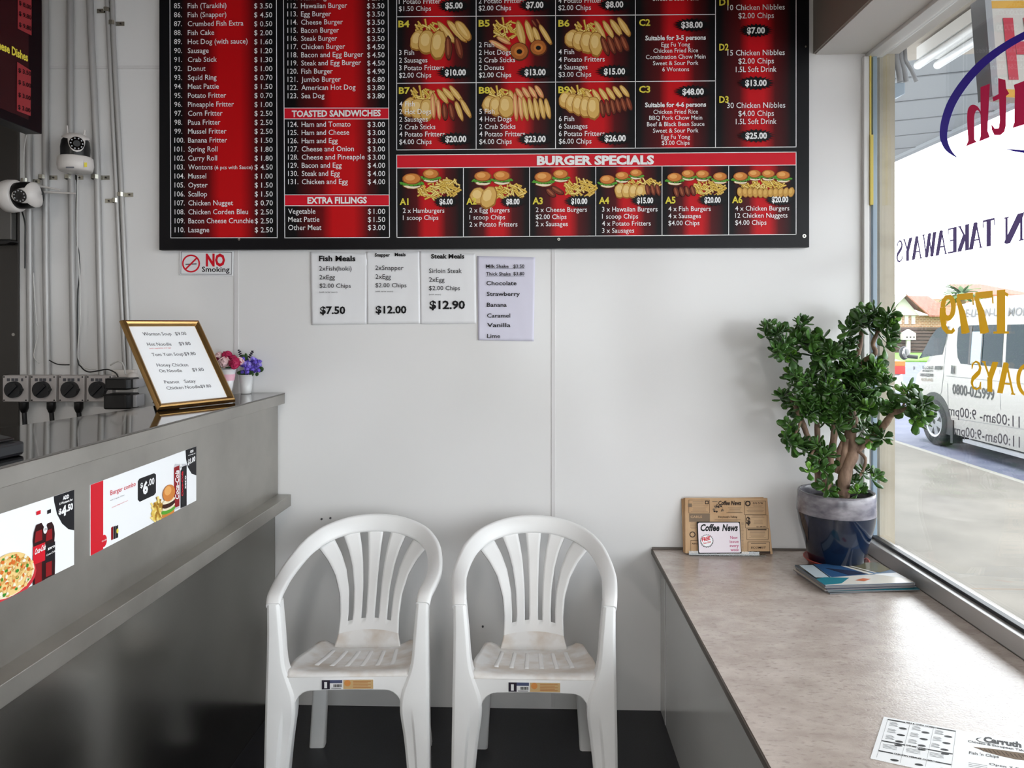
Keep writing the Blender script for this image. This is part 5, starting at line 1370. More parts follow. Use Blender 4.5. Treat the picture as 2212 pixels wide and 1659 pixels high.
clus = [(150, 200, 60), (120, 240, 35), (200, 300, 70), (240, 370, 55), (300, 200, 55), (330, 300, 50), (400, 300, 65), (480, 330, 55), (420, 400, 65), (540, 360, 55), (600, 330, 45), (600, 410, 40), (600, 265, 20),
        (680, 130, 62), (760, 130, 55), (845, 135, 32), (620, 190, 42), (800, 190, 55), (850, 250, 34), (830, 310, 36), (720, 190, 36), (850, 190, 28),
        (300, 520, 65), (260, 530, 36), (380, 540, 75), (480, 500, 60), (560, 500, 60), (640, 480, 65), (720, 460, 60), (800, 430, 42), (760, 520, 60), (840, 540, 40), (700, 600, 70), (600, 600, 70), (500, 600, 70), (400, 640, 70), (300, 640, 60), (215, 640, 45), (350, 720, 60), (450, 720, 65), (560, 720, 70), (660, 700, 70), (740, 680, 60), (815, 690, 50),
        (560, 800, 50), (690, 820, 45), (740, 880, 45), (810, 850, 45), (880, 690, 28), (960, 590, 30), (985, 690, 45), (1050, 660, 38), (1060, 720, 34), (1000, 770, 36),
        (260, 830, 50), (250, 900, 40), (300, 920, 40), (370, 980, 45), (440, 960, 55), (430, 1050, 45), (390, 1080, 30), (500, 1000, 30), (490, 1180, 32), (520, 1190, 32), (640, 1150, 36), (660, 1195, 36), (720, 1110, 30), (770, 1130, 26)]
fol = MB(); rp = random.Random(11)
def leaf(mb, base, d, nrm, L, W, mt):
    """thick obovate leaf: narrow at the base, widest towards the rounded tip, slightly cupped"""
    d = d.normalized(); nrm = (nrm - d * nrm.dot(d)).normalized(); sd = d.cross(nrm); rings = []
    for t_, w in ((0, .16), (.18, .34), (.42, .74), (.68, 1.0), (.88, .78), (1.0, .16)):
        c = base + d * (L * t_) + nrm * (L * .10 * t_ * t_); hw_ = W * .5 * w; th = .0034 * (.35 + .65 * w)
        rings.append([c + sd * hw_, c + nrm * th * .7 + sd * hw_ * .6, c + nrm * th * .5, c + nrm * th * .7 - sd * hw_ * .6, c - sd * hw_, c - nrm * th * .6 - sd * hw_ * .5, c - nrm * th * .6 + sd * hw_ * .5])
    mb.loft(rings, mt, True)
for x, y, r in clus:
    n = max(2, round((r / 24.0) ** 2 * .95))
    for k in range(n):
        a_ = rp.uniform(0, 6.283); q = math.sqrt(rp.random()) * r * .82
        c = pd(x + q * math.cos(a_), y + q * math.sin(a_), rp.uniform(-1, 1) * min(.11, r / 620) - .02)
        if c.y > -.05: c.y = -.05
        axis = (V((rp.uniform(-.8, .8), rp.uniform(-1, .3), rp.uniform(-.1, 1)))).normalized(); e1 = axis.orthogonal().normalized(); e2 = axis.cross(e1)
        ph0 = rp.uniform(0, 3.14); young = rp.random() < .16
        for tier, (el, sc2, m_) in enumerate(((.25, 1.0, 3), (.75, .85, 3), (1.15, .5, 2))):
            for j in range(m_):
                aa = ph0 + tier * 1.05 + j * 2 * math.pi / m_ + rp.uniform(-.25, .25)
                out = e1 * math.cos(aa) + e2 * math.sin(aa); d = out * math.cos(el) + axis * math.sin(el)
                L = rp.uniform(.033, .049) * sc2; b0 = c + axis * (.006 * tier) + out * .003
                if b0.x + d.x * L > XW - .018 or b0.y + d.y * L > -.012: continue
                leaf(fol, b0, d, axis - out * .35, L, L * rp.uniform(.52, .64), 'jade_leaf_young' if (young and tier > 0) else 'jade_leaf')
fol.build('foliage', plant)

# free newspapers in a clear holder with a small sign
NH = PY(-.075)
z0 = ZS + .004
rec = .055 / .19
ndir = V((0, rec, 1)).normalized(); nx_ = V((1, 0, 0)); nn_ = nx_.cross(ndir)
if nn_.y > 0: nn_ = -nn_
nb = NH(1480, 1196); nb.z = z0
def paper_sheet(name_loc, pts, mt, th, back_):
    fnp = PL(nb - nn_ * back_, nn_); return [fnp(*q) for q in pts]
hold = thing('newspaper_holder', 'clear acrylic holder with a pink-white sign, propping brown newspapers at the back of the bench', 'newspaper holder', nb)
mb = MB(); fnp = PL(nb + nn_ * .004, nn_)
q_ = [fnp(*k) for k in rect(1500, 1092, 1612, 1198)]
zf = lambda p: V((p.x, p.y, max(p.z, ZS + .001)))
mb.prism([zf(fnp(1488, 1199)), zf(fnp(1640, 1201)), fnp(1640, 1192), fnp(1488, 1190)], nn_ * .0025, 'acrylic')
b1, b2_ = fnp(1490, 1199), fnp(1655, 1201)
mb.box((b1.x, b1.y - .004, ZS + .001), (b2_.x, -.012, ZS + .0035), 'acrylic'); mb.build('tray', hold)
cz = lambda x, y: (1440 + x / 8.508, 1060 + y / 8.508)
SG = PL(nb + nn_ * .007, nn_)
mb = MB(); mb.prism([SG(*cz(*k)) - nn_ * .002 for k in ((582, 1158), (1378, 1152), (1348, 572), (555, 572))], nn_ * .002, 'black_ink')
sg = mb.build('sign', hold)
mb = MB(); e = nn_ * .0005
mb.poly([SG(*cz(*k)) + e for k in ((612, 1142), (1345, 1138), (1365, 1120), (1335, 605), (1315, 585), (595, 588), (575, 610), (595, 1125))], 'sign_pink')
def stx(s, x0, y0, x1, y1, cap, mt, bo=.02, sh=0): tx(mb, s, SG, cz(x0, y0), cz(x1, y1), cap / 8.508, mt, bo, sh, e * 2, up=ndir)
stx('Coffee', 612, 738, 965, 738, 118, 'black_ink', .035, .22); stx('News', 1020, 738, 1300, 738, 118, 'black_ink', .035, .22)
pts = []
for k in range(44):
    a_ = 2 * math.pi * k / 44; r = 128 if k % 2 else 108; pts.append((738 + r * math.cos(a_), 925 + r * math.sin(a_)))
mb.poly([SG(*cz(*k)) + e * 1.5 for k in pts], 'black_ink')
pts = [(738 + (112 if k % 2 else 98) * math.cos(2 * math.pi * k / 44), 922 + (112 if k % 2 else 98) * math.sin(2 * math.pi * k / 44)) for k in range(44)]
mb.poly([SG(*cz(*k)) + e * 2 for k in pts], 'paper_white')
mb2 = mb
tx(mb, 'FREE', SG, cz(650, 932), cz(802, 898), 62 / 8.5, 'red_ink', .04, 0, e * 3, up=ndir); tx(mb, 'Take One!', SG, cz(668, 985), cz(815, 950), 30 / 8.5, 'red_ink', .02, 0, e * 3, up=ndir)
for s, y, x0, x1 in (('New', 885, 1170, 1305), ('issue', 958, 1160, 1325), ('every', 1035, 1160, 1325), ('week', 1110, 1175, 1332)): stx(s, x0, y, x1, y, 52, 'magenta_ink', .01)
mb.build('print', sg)
# the newspapers themselves, front one printed
def news(pts, th, back_, label_):
    fnp = PL(nb - nn_ * back_, nn_); P4 = [fnp(*k) for k in pts]
    t = thing('newspaper', label_, 'newspaper', P4[0], 'brown newspapers in the holder')
    mb = MB(); mb.prism([p - nn_ * th for p in P4], nn_ * th, 'newsprint'); mb.build('pages', t); return t, PL(nb - nn_ * (back_ - .0006), nn_)
t, NF = news([cz(345, 1150), cz(1930, 1165), cz(1845, 140), cz(340, 130)], .006, .002, 'folded brown newspaper with printed adverts, in front in the clear holder')
news([cz(325, 1140), cz(1945, 1165), cz(1850, 135), cz(310, 135)], .006, .0092, 'brown newspaper behind the front one, its edge showing left of the printed page')
news([cz(310, 1130), cz(1952, 1160), cz(1780, 118), cz(275, 150)], .006, .0164, 'rearmost brown newspaper against the wall, topmost corner showing')
mb = MB(); e = V((0, 0, 0))
def nr(x0, y0, x1, y1, mt='news_dark', k=0): mb.poly([NF(*cz(*q)) + nn_ * .0004 * k for q in ((x0, y1), (x1, y1), (x1, y0), (x0, y0))], mt)
def nframe(x0, y0, x1, y1, w=6):
    nr(x0, y0, x1, y0 + w); nr(x0, y1 - w, x1, y1); nr(x0, y0, x0 + w, y1); nr(x1 - w, y0, x1, y1)
def ntx(s, x0, y0, x1, cap, bo=.02, mt='news_dark', sh=0): tx(mb, s, NF, cz(x0, y0), cz(x1, y0), cap / 8.508, mt, bo, sh, nn_ * .0008, up=ndir)
rn = random.Random(4)
def nlines(x0, y0, x1, n, dy, h=5):
    for k in range(n):
        a_ = rn.uniform(0, (x1 - x0) * .18); nr(x0 + a_, y0 + k * dy, x1 - a_, y0 + k * dy + h, 'news_mid')
nframe(405, 168, 790, 412); nlines(470, 190, 690, 4, 18); nlines(430, 275, 775, 6, 22); nr(705, 182, 775, 250); nr(720, 200, 755, 232, 'newsprint', 1); nr(395, 235, 465, 300, 'news_mid')
nr(415, 420, 795, 570, 'news_mid'); ntx('CARLS', 440, 500, 650, 40, .02, 'newsprint'); nlines(430, 585, 560, 6, 22); nframe(440, 910, 600, 1150); ntx('Ashton', 465, 985, 590, 26)
ring(mb, *cz(475, 805), 6.5, 2, 'news_dark', NF, nn_ * .0004, 20)
ntx('Coffee News', 945, 262, 1365, 74, .035, sh=.22); nr(840, 190, 935, 205, 'news_mid')
for k in range(30):
    x, y, r = rn.uniform(860, 1060), rn.uniform(250, 385), rn.uniform(8, 22)
    mb.poly([NF(*cz(x + r * 1.2 * math.cos(a_), y + r * math.sin(a_))) + nn_ * (.0003 + k * .00002) for a_ in [q * .7 for q in range(9)]], rn.choice(('news_dark', 'news_mid', 'newsprint')))
nlines(1115, 310, 1390, 5, 20); nr(1100, 400, 1395, 406); ntx("Everybody's Talking", 945, 495, 1295, 30, .02, sh=.2); nlines(850, 530, 1390, 2, 14); nlines(1370, 580, 1420, 24, 22)
nframe(1425, 185, 1825, 440); ntx('G R O W', 1585, 248, 1775, 34, .03); ring(mb, *cz(1492, 235), 6.2, 3, 'news_dark', NF, nn_ * .0004, 20); nlines(1560, 265, 1780, 2, 22); nlines(1460, 312, 1800, 5, 24)
nframe(1445, 445, 1850, 685); ntx('$', 1462, 610, 1545, 120, .05); nlines(1540, 460, 1810, 2, 26); nlines(1570, 555, 1800, 3, 24); ntx('021 280 336', 1650, 670, 1820, 18)
nframe(1470, 690, 1870, 900); nr(1490, 705, 1835, 728); nlines(1500, 745, 1840, 6, 22); nlines(1490, 918, 1880, 1, 10)
nframe(1490, 940, 1895, 1120); nlines(1510, 962, 1870, 1, 20, 14); ntx('ECOMIST', 1550, 1062, 1820, 34, .01, sh=.25); nr(1510, 1115, 1905, 1160, 'news_dark', 1)
mb.build('print', t)

# magazines stacked in front of the plant
ma, mbb = PZ(ZS)(1786, 1284), PZ(ZS)(1990, 1277)
mx_ = (mbb - ma).normalized(); my_ = V((-mx_.y, mx_.x, 0)); rm = random.Random(2)
mat('mag_pages', '77777a', .5)
mcol = [('mag_base', '3a4a52'), ('mag_teal', '2c7c8c'), ('mag_cream', 'c8beb0'), ('mag_navy', '28304a'), ('mag_grey', '8a8a8c'), ('mag_top', '5a7898')]
names = ['lowest magazine of the stack in front of the plant pot', 'second magazine from the bottom of the stack, with teal edge', 'third magazine from the bottom of the stack, cream coloured', 'third magazine from the top of the stack, navy cover edge',
         'grey magazine just under the top one of the stack', 'top magazine of the stack with blue sea and pale cover, in front of the plant']
for n_, c in mcol: mat(n_, c, 0.25)
for i in range(6):
    an = rm.uniform(-.05, .05) if i < 5 else .0; ax_ = mx_ * math.cos(an) + my_ * math.sin(an); ay_ = V((-ax_.y, ax_.x, 0))
    o = ma + ax_ * rm.uniform(-.012, .01) * (i < 5) + ay_ * (rm.uniform(-.004, .008)) + V((0, 0, .001 + i * .0040))
    t = thing('magazine', names[i], 'magazine', o, 'magazines stacked in front of the plant')
    mb = MB(); mb.prism([o, o + ax_ * .293, o + ax_ * .293 + ay_ * .200, o + ay_ * .200], (0, 0, .0034), 'mag_pages'); mb.build('pages', t)
    mb = MB(); mb.prism([o - ax_ * .001 - ay_ * .001 + V((0, 0, .00341)), o + ax_ * .294 - ay_ * .001 + V((0, 0, .00341)), o + ax_ * .294 + ay_ * .201 + V((0, 0, .00341)), o - ax_ * .001 + ay_ * .201 + V((0, 0, .00341))], (0, 0, .0006), mcol[i][0]); cv_ = mb.build('cover', t)
    if i == 5:
        mat('mag_blue', '31557f', 0.2); mat('mag_dk', '2e2f28', 0.2); mat('mag_paper', 'd8d4cc', 0.22); mat('mag_orange', 'c8622c', .3); mat('mag_sky', 'b8c4cc', .2); mat('mag_olive', '66624c', .2)
        mb = MB()
        def mg(pts, mt, k): mb.poly([o + ax_ * (x * .293) + ay_ * (y * .200) + V((0, 0, .0041 + k * .00015)) for x, y in pts], mt)
        mg([(0, .0), (1, 0), (1, .45), (.72, .42), (.4, .4), (.0, .35)], 'mag_paper', 1); mg([(0, 0.06), (.0, 1), (.22, 1), (.18, .3)], 'mag_dk', 2); mg([(.02, .36), (.04, .97), (.2, .97), (.17, .34)], 'mag_sky', 3)
        mg([(.2, .35), (.22, 1), (.55, 1), (.62, .42)], 'mag_blue', 2); mg([(.5, 1), (1, 1), (1, .62), (.82, .5), (.6, .6)], 'mag_olive', 3); mg([(.46, 1), (.5, 1), (.72, .44), (.66, .43)], 'mag_paper', 4); mg([(.53, 1), (.56, 1), (.78, .5), (.75, .5)], 'mag_paper', 4)
        mg([(.28, .8), (.55, .62), (.66, .45), (.42, .42)], 'mag_navy', 4); mg([(.0, .02), (.0, .3), (.12, .36), (.38, .3), (.2, .06)], 'mag_teal', 3); mg([(.4, .18), (.52, .26), (.6, .22), (.48, .12)], 'mag_orange', 3)
        mg([(.72, .44), (1, .47), (1, .2), (.86, .3)], 'paper_white', 2)
        mb.build('cover_print', cv_)

# takeaway menu leaflet lying on the bench
FL = PZ(ZS + .0012)
l0, l1, l2 = FL(1909, 1548), FL(2062, 1578), FL(1880, 1638)
lx = (l1 - l0).normalized(); ly = (l0 - l2); lh = ly.length; ly = ly / lh; lo = l2
leaf_ = thing('menu_leaflet', 'white printed takeaway menu leaflet lying on the bench at the lower right corner', 'leaflet', lo)
lyy = V((-lx.y, lx.x, 0))
mb = MB(); mb.prism([lo + V((0, 0, -.0008)), lo + lx * .42 + V((0, 0, -.0008)), lo + lx * .42 + ly * (lh + .02) + V((0, 0, -.0008)), lo + ly * lh + V((0, 0, -.0008))], (0, 0, .0008), 'paper_white'); mb.build('sheet', leaf_)
cl = lambda x, y: (1840 + x / 5.946, 1500 + y / 5.946)
mb = MB(); e = V((0, 0, .0002))
def lp(pts, mt, k=1): mb.poly([FL(*cl(*q)) + e * k for q in pts], mt)
def band_(x0, y0, x1, y1, h): lp([(x0 - h * .25, y0 + h), (x1 - h * .25, y1 + h), (x1, y1), (x0, y0)], 'black_ink')
for x0, y0, x1, y1, s in ((462, 316, 1336, 468, 'FISH & CHIPS COMBO'), (385, 588, 1298, 760, 'CHINESE COMBO'), (345, 716, 1280, 898, 'CHICKEN NIBBLES COMBO')):
    band_(x0, y0, x1, y1, 14); m0, m1 = (.26, .72) if 'FISH' in s else ((.33, .65) if s.startswith('CHINESE') else (.2, .78))
    p0_, p1_ = (x0 + (x1 - x0) * m0, y0 + (y1 - y0) * m0), (x0 + (x1 - x0) * m1, y0 + (y1 - y0) * m1)
    lp([(p0_[0] - 4, p0_[1] + 17), (p1_[0] - 4, p1_[1] + 17), (p1_[0], p1_[1] - 2), (p0_[0], p0_[1] - 2)], 'paper_white', 2)
    tx(mb, s, FL, cl(p0_[0] + 4, p0_[1] + 15), cl(p1_[0] - 4, p1_[1] + 15), 15 / 5.946, 'black_ink', .05, 0, e * 3, up=ly)
for (x0, y0), (x1, y1) in (((460, 330), (318, 810)), ((748, 380), (620, 880)), ((1050, 430), (944, 930)), ((1336, 475), (1280, 940))):
    lp([(x0 - 1.5, y0), (x1 - 1.5, y1), (x1 + 1.5, y1), (x0 + 1.5, y0)], 'grey_ink')
for r in range(3):
    for c in range(3):
        x, y = 470 + c * 292 - r * 24, 345 + c * 52 + r * 84
        for k in range(4): lp([(x + 20 - k * 4, y + 8 + k * 14), (x + 110 + (k % 2) * 20, y + 24 + k * 14), (x + 110, y + 28 + k * 14), (x + 19 - k * 4, y + 12 + k * 14)], 'grey_ink')
        bx, by = x + 185, y + 94
        lp([(bx + 54 * math.cos(a_), by + 13 * math.sin(a_) + 8 * math.cos(a_)) for a_ in [k * .4488 for k in range(14)]], 'black_ink')
for c in range(3):
    x, y = 390 + c * 300, 612 + c * 54
    for k in range(4): lp([(x + 10, y + 22 + k * 15), (x + 190, y + 54 + k * 15), (x + 190, y + 58 + k * 15), (x + 9, y + 26 + k * 15)], 'grey_ink')
    bx, by = x + 208, y + 44; lp([(bx + 54 * math.cos(a_), by + 12 * math.sin(a_) + 8 * math.cos(a_)) for a_ in [k * .4488 for k in range(14)]], 'black_ink')
    bx, by = 548 + c * 315, 846 + c * 58; lp([(bx + 56 * math.cos(a_), by + 14 * math.sin(a_) + 8 * math.cos(a_)) for a_ in [k * .4488 for k in range(14)]], 'black_ink')
def lt(s, x0, y0, x1, y1, cap, bo=.02, mt='black_ink'): tx(mb, s, FL, cl(x0, y0), cl(x1, y1), cap / 5.946, mt, bo, 0, e * 2, up=ly)
lt('Carruth', 1690, 606, 2180, 684, 62, .05); lt('Chinese & European Takeaways', 1490, 612, 2420, 770, 24, .02); lt("Fish 'n Chips", 1505, 765, 1890, 822, 34, .01); lt('Open 7 Days', 1765, 905, 2300, 1000, 26, .01)
mb.poly([FL(*cl(*q)) + e for q in ((1670, 556), (1610, 560), (1590, 578), (1640, 612), (1900, 660), (1640, 602), (1612, 580), (1630, 566))], 'black_ink')
mb.poly([FL(*cl(*q)) + e for q in ((1560, 675), (1720, 690), (1900, 712), (2230, 760), (2400, 800), (2300, 860), (2100, 835), (1900, 790), (1720, 740))], 'news_mid')
for k in range(12):
    x = 1640 + k * 55; lp([(x, 690 + k * 9), (x + 50, 735 + k * 10), (x + 56, 733 + k * 10), (x + 8, 689 + k * 9)], 'news_dark', 2)
for k in range(3): lp([(1500, 875 + k * 22), (1740, 915 + k * 22), (1740, 919 + k * 22), (1500, 879 + k * 22)], 'grey_ink')
mb.build('print', leaf_)

# ================================================================== outside the window
ZR, ZP = -.295, -.21
mb = MB(); mb.box((XW + .12, -7, ZP - .2), (5.1, 60, ZP), 'concrete_path'); 
mb.box((XW + .12, YB - 3, ZP - .2), (5.1, -7, ZP), 'concrete_path')
mb.box((-15, -25, ZP - .2), (XW + .12, YB - .1, ZP), 'concrete_path')
struct(mb.build('footpath'))
mb = MB(); y = 1.95
mb.box((1.37, y, ZP + .0002), (5.08, y + .008, ZP + .0008), 'news_mid'); mb.box((1.37, y - 3.2, ZP + .0002), (5.08, y - 3.192, ZP + .0008), 'news_mid'); struct(mb.build('trim_path_joint'))
mb = MB(); mb.box((5.1, -8, ZR - .2), (5.22, 60, ZP - .004), 'kerb'); struct(mb.build('kerb', bevel=.02))
mb = MB(); mb.box((5.22, -8, ZR - .2), (40, 32, ZR), 'asphalt'); mb.box((5.22, 32, ZR - .2), (60, 60, ZR - .02), 'asphalt'); struct(mb.build('road'))
mb = MB(); mb.box((10, 32, ZR - .1), (60, 42, ZR + .06), 'lawn'); o = mb.build('lawn'); o['kind'] = 'structure'
mb = MB(); mb.box((-15, 42, ZR - .3), (70, 75, ZR), 'lawn'); struct(mb.build('ground'))

# canopy over the footpath
can = thing('shop_canopy', 'grey boarded shop canopy over the footpath, seen through the top of the window', 'canopy', (2.3, 3, 2.7))
mb = MB(); zi, zo, xo = 2.72, 2.894, 3.2
def zc(x): return zi + (zo - zi) * (x - 1.36) / (xo - 1.36)
mb.prism([(1.36, .97, zi), (xo, .97, zo), (xo, .97, zo + .06), (1.36, .97, zi + .06)], (0, 14.4, 0), 'soffit_board'); mb.build('soffit', can)
mb = MB()
for k in range(19):
    y = 1.34 + k * .52; mb.prism([(1.36, y, zi - .004), (xo, y, zo - .004), (xo, y, zo + .001), (1.36, y, zi + .001)], (0, .02, 0), 'soffit_line')
mb.build('batten', can)
mb = MB(); mb.box((xo, -6, zo - .015), (xo + .04, 15.5, zo + .26), 'soffit_line'); mb.box((xo - .05, -6, zo - .03), (xo - .001, 15.5, zo + .0), 'soffit_board'); mb.build('fascia', can)
mb = MB(); mb.prism([(1.36, -6, zi - .03), (xo - .06, -6, zo - .03), (xo - .06, -6, zo + .06), (1.36, -6, zi + .06)], (0, 6.95, 0), 'soffit_beige'); mb.build('near_soffit', can)
mb = MB(); mb.box((1.37, -.55, zi - .10), (3.1, -.35, zo - .03), 'beam_grey'); mb.box((1.362, .61, zi - .12), (1.5, .94, zi - .03), 'beam_grey'); mb.build('beam', can)
lampf = PL((1.82, 0, 0), (1, 0, 0)); pa, pb2 = lampf(1999, 142), lampf(2150, 47)
fl = thing('tube_light', 'twin fluorescent tube light under the canopy outside', 'light', (1.82, pa.y, pa.z))
mb = MB(); mb.box((1.78, -.30, pa.z + .03), (1.90, pa.y, pa.z + .085), 'frame_white'); mb.build('batten_housing', fl)
for x in (1.795, 1.885):
    mb = MB(); mb.cyl((x, -.30, pa.z + .009), (x, pa.y + .02, pa.z + .009), .019, 'tube_glass', 14); mb.build('tube', fl)
mb = MB(); mb.box((1.81, pa.y - .3, pa.z + .0851), (1.87, pa.y - .2, zc(1.81) - .032), 'frame_white'); mb.build('bracket', fl)
# grey folded awning gear beside the pillar
ag = PY(.62); aw = thing('awning_gear', 'grey folded awning fabric and bracket hanging beside the pillar outside', 'awning', ag(1930, 200))
for i, (x0, x1, r) in enumerate(((270, 290, 34), (330, 380, 30), (375, 440, 26), (420, 540, 20))):
    mb = MB(); mb.tube([ag(*q) for q in cy5([(x0 + 10, 430), (x0 + 20, 600), ((x0 + x1) / 2 + 20, 700), (x1 + 10, 815)])], r / 4.607 * .0021, 'awning_grey', 10); mb.build('fabric_roll', aw)
mb = MB(); mb.prism([ag(*q) for q in cy5([(262, 830), (262, 990), (320, 990), (440, 930), (440, 820)])], (0, .06, 0), 'bluegrey'); mb.build('bracket', aw, bevel=.004)
# hanging shop sign under the canopy
sg_ = PY(-.45); sgt = thing('hanging_sign', 'white hanging shop sign with yellow borders and big red letters, outside under the canopy', 'sign', sg_(2180, 100))
P4 = [sg_(*q) for q in ((2140, 208), (2520, 235), (2500, -14), (2124, -8))]
mb = MB(); mb.prism(P4, (0, .05, 0), 'sign_white'); mb.build('panel', sgt)
mb = MB()
def sgp(pts, mt, k=1): mb.poly([sg_(*q) + V((0, -.001 * k, 0)) for q in pts], mt)
sgp(cy5([(1350, 965), (1900, 985), (1900, 905), (1345, 885)]), 'sign_yellow'); sgp(cy5([(1275, 85), (1900, 75), (1900, 0), (1275, 12)]), 'sign_yellow')
sgp(cy5([(1468, 795), (1565, 795), (1508, 180), (1408, 180)]), 'sign_red', 2); sgp(cy5([(1545, 545), (1760, 545), (1740, 415), (1530, 415)]), 'sign_red', 2.5); sgp(cy5([(1700, 795), (1800, 795), (1710, 180), (1610, 180)]), 'sign_red', 2)
mb.build('lettering', sgt)
mb = MB(); mb.prism([sg_(*q) + V((0, -.012, 0)) for q in cy5([(1285, 965), (1350, 965), (1268, -36), (1205, -36)])], (0, .074, 0), 'awning_grey'); mb.build('edge_frame', sgt)
mb = MB()
for k in (.2, .8):
    p = P4[3].lerp(P4[2], k); mb.tube([p + V((0, .025, -.02)), V((p.x, p.y + .025, zc(min(p.x, xo - .1)) - .02))], .012, 'awning_grey', 8)
mb.build('hanger', sgt)

# ---- parked white van
XV = 5.8; VS = PX(XV)
van = thing('passenger_van', 'white high-windowed mobility van parked at the kerb outside the window', 'van', (6.6, 6.5, ZR))
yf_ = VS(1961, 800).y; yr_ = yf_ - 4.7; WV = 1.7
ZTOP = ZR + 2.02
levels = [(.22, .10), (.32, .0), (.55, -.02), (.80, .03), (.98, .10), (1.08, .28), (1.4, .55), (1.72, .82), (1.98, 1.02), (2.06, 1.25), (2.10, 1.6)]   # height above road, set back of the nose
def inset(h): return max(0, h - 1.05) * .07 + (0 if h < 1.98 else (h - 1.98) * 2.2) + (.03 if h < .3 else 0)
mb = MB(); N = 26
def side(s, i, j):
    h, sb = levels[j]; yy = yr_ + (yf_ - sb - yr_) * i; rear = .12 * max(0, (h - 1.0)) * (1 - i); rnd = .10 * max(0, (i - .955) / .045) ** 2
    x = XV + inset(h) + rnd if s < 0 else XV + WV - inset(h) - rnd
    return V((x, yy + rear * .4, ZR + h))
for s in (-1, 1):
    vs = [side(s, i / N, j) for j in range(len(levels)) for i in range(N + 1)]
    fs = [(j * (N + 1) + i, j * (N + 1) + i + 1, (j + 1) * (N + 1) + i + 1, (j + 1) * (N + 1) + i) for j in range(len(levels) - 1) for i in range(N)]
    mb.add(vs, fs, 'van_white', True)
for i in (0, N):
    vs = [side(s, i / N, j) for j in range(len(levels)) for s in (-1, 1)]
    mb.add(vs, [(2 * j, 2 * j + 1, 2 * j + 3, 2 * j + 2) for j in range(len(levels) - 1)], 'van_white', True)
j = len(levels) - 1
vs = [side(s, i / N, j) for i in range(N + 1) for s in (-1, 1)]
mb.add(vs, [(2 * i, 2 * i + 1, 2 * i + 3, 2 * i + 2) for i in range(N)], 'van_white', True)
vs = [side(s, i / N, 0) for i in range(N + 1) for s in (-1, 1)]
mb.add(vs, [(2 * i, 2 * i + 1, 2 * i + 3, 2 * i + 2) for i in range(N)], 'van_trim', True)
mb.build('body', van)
c9 = lambda x, y: (1900 + x / 3.77, 560 + y / 3.77)
def vs_pt(u, v, k=.004):
    p = VS(u, v); h = p.z - ZR; return V((XV + inset(h) - k, p.y, p.z))
def vp(mb, pts, mt, k=.004, crop=True): mb.poly([vs_pt(*(c9(*q) if crop else q), k) for q in pts], mt)
mb = MB(); vp(mb, [(316, 808), (355, 730), (395, 640), (440, 570), (470, 552), (540, 545), (520, 680), (502, 775), (400, 790)], 'van_glass'); mb.build('front_window', van)
mb = MB(); vp(mb, [(655, 850), (628, 800), (614, 700), (614, 560), (635, 540), (985, 532), (990, 880), (800, 862)], 'van_glass'); mb.build('side_window', van)
mb = MB(); vp(mb, [(1018, 885), (1010, 533), (1500, 520), (1500, 925)], 'van_glass'); mb.build('side_window', van)
mb = MB(); vp(mb, [(725, 850), (735, 590), (820, 588), (822, 855)], 'bluegrey', .007)
for x0, x1 in ((716, 734), (815, 826)): vp(mb, [(x0, 858), (x1, 860), (x1, 545), (x0, 548)], 'van_trim', .009)
mb.build('window_bar', van)
mb = MB()
def vline(pts, w=3):
    for (x0, y0_), (x1, y1_) in zip(pts, pts[1:]):
        d = V((x1 - x0, y1_ - y0_)).normalized(); nx__, ny__ = -d.y * w / 2, d.x * w / 2
        vp(mb, [(x0 + nx__, y0_ + ny__), (x1 + nx__, y1_ + ny__), (x1 - nx__, y1_ - ny__), (x0 - nx__, y0_ - ny__)], 'seam', .003)
vline([(548, 545), (525, 680), (520, 950), (505, 1080), (475, 1150)]); vline([(545, 950), (1176, 1015), (1500, 1050)], 4); vline([(610, 380), (1176, 345), (1500, 322)], 4); vline([(975, 900), (985, 1200), (1000, 1480)]); vline([(555, 1010), (560, 1300)], 3)
vline([(540, 1310), (600, 1295), (1176, 1385), (1500, 1440)], 4)
mb.build('panel_seam', van)
mb = MB(); vp(mb, [(457, 900), (508, 898), (510, 868), (460, 870)], 'van_trim', .02); vp(mb, [(590, 930), (612, 938), (612, 868), (590, 862)], 'van_trim', .02); mb.build('door_handle', van)
mb = MB(); vp(mb, [(278, 905), (292, 895), (292, 875), (276, 870)], 'van_trim', .006); mb.build('side_lamp', van)
mb = MB()
for s, x0, y0_, x1, y1_, cap, bo in (('RE-LI-ON-US', 352, 895, 438, 896, 26, .03), ('MOBILITY', 352, 915, 438, 918, 14, .03), ('0800-025999', 330, 952, 440, 958, 24, .03), ('AUCKLAND', 338, 990, 436, 996, 24, .0)):
    tx(mb, s, VS, c9(x0, y0_), c9(x1, y1_), cap / 3.77, 'news_mid' if s == 'AUCKLAND' else 'van_trim', bo, lift=(-.006, 0, 0))
tx(mb, '0800-025999', VS, c9(596, 1095), c9(935, 1148), 80 / 3.77, 'van_trim', .015, lift=(-.006, 0, 0))
def vtext(s, a_, b2, cap, mt):
    p, q = vs_pt(*c9(*a_), .006), vs_pt(*c9(*b2), .006); up_d = (vs_pt(c9(*a_)[0], c9(*a_)[1] - cap / 3.77, .006) - p)
    text(mb, s, p, (q - p).normalized() * up_d.length, up_d, mt, w=(q - p).length / up_d.length, bold=.01, shear=.15)
vtext('RE-LI-ON-US', (632, 470), (960, 462), 60, 'seam'); vtext('MOBILITY', (1008, 462), (1350, 455), 68, 'seam')
mb.build('lettering', van)
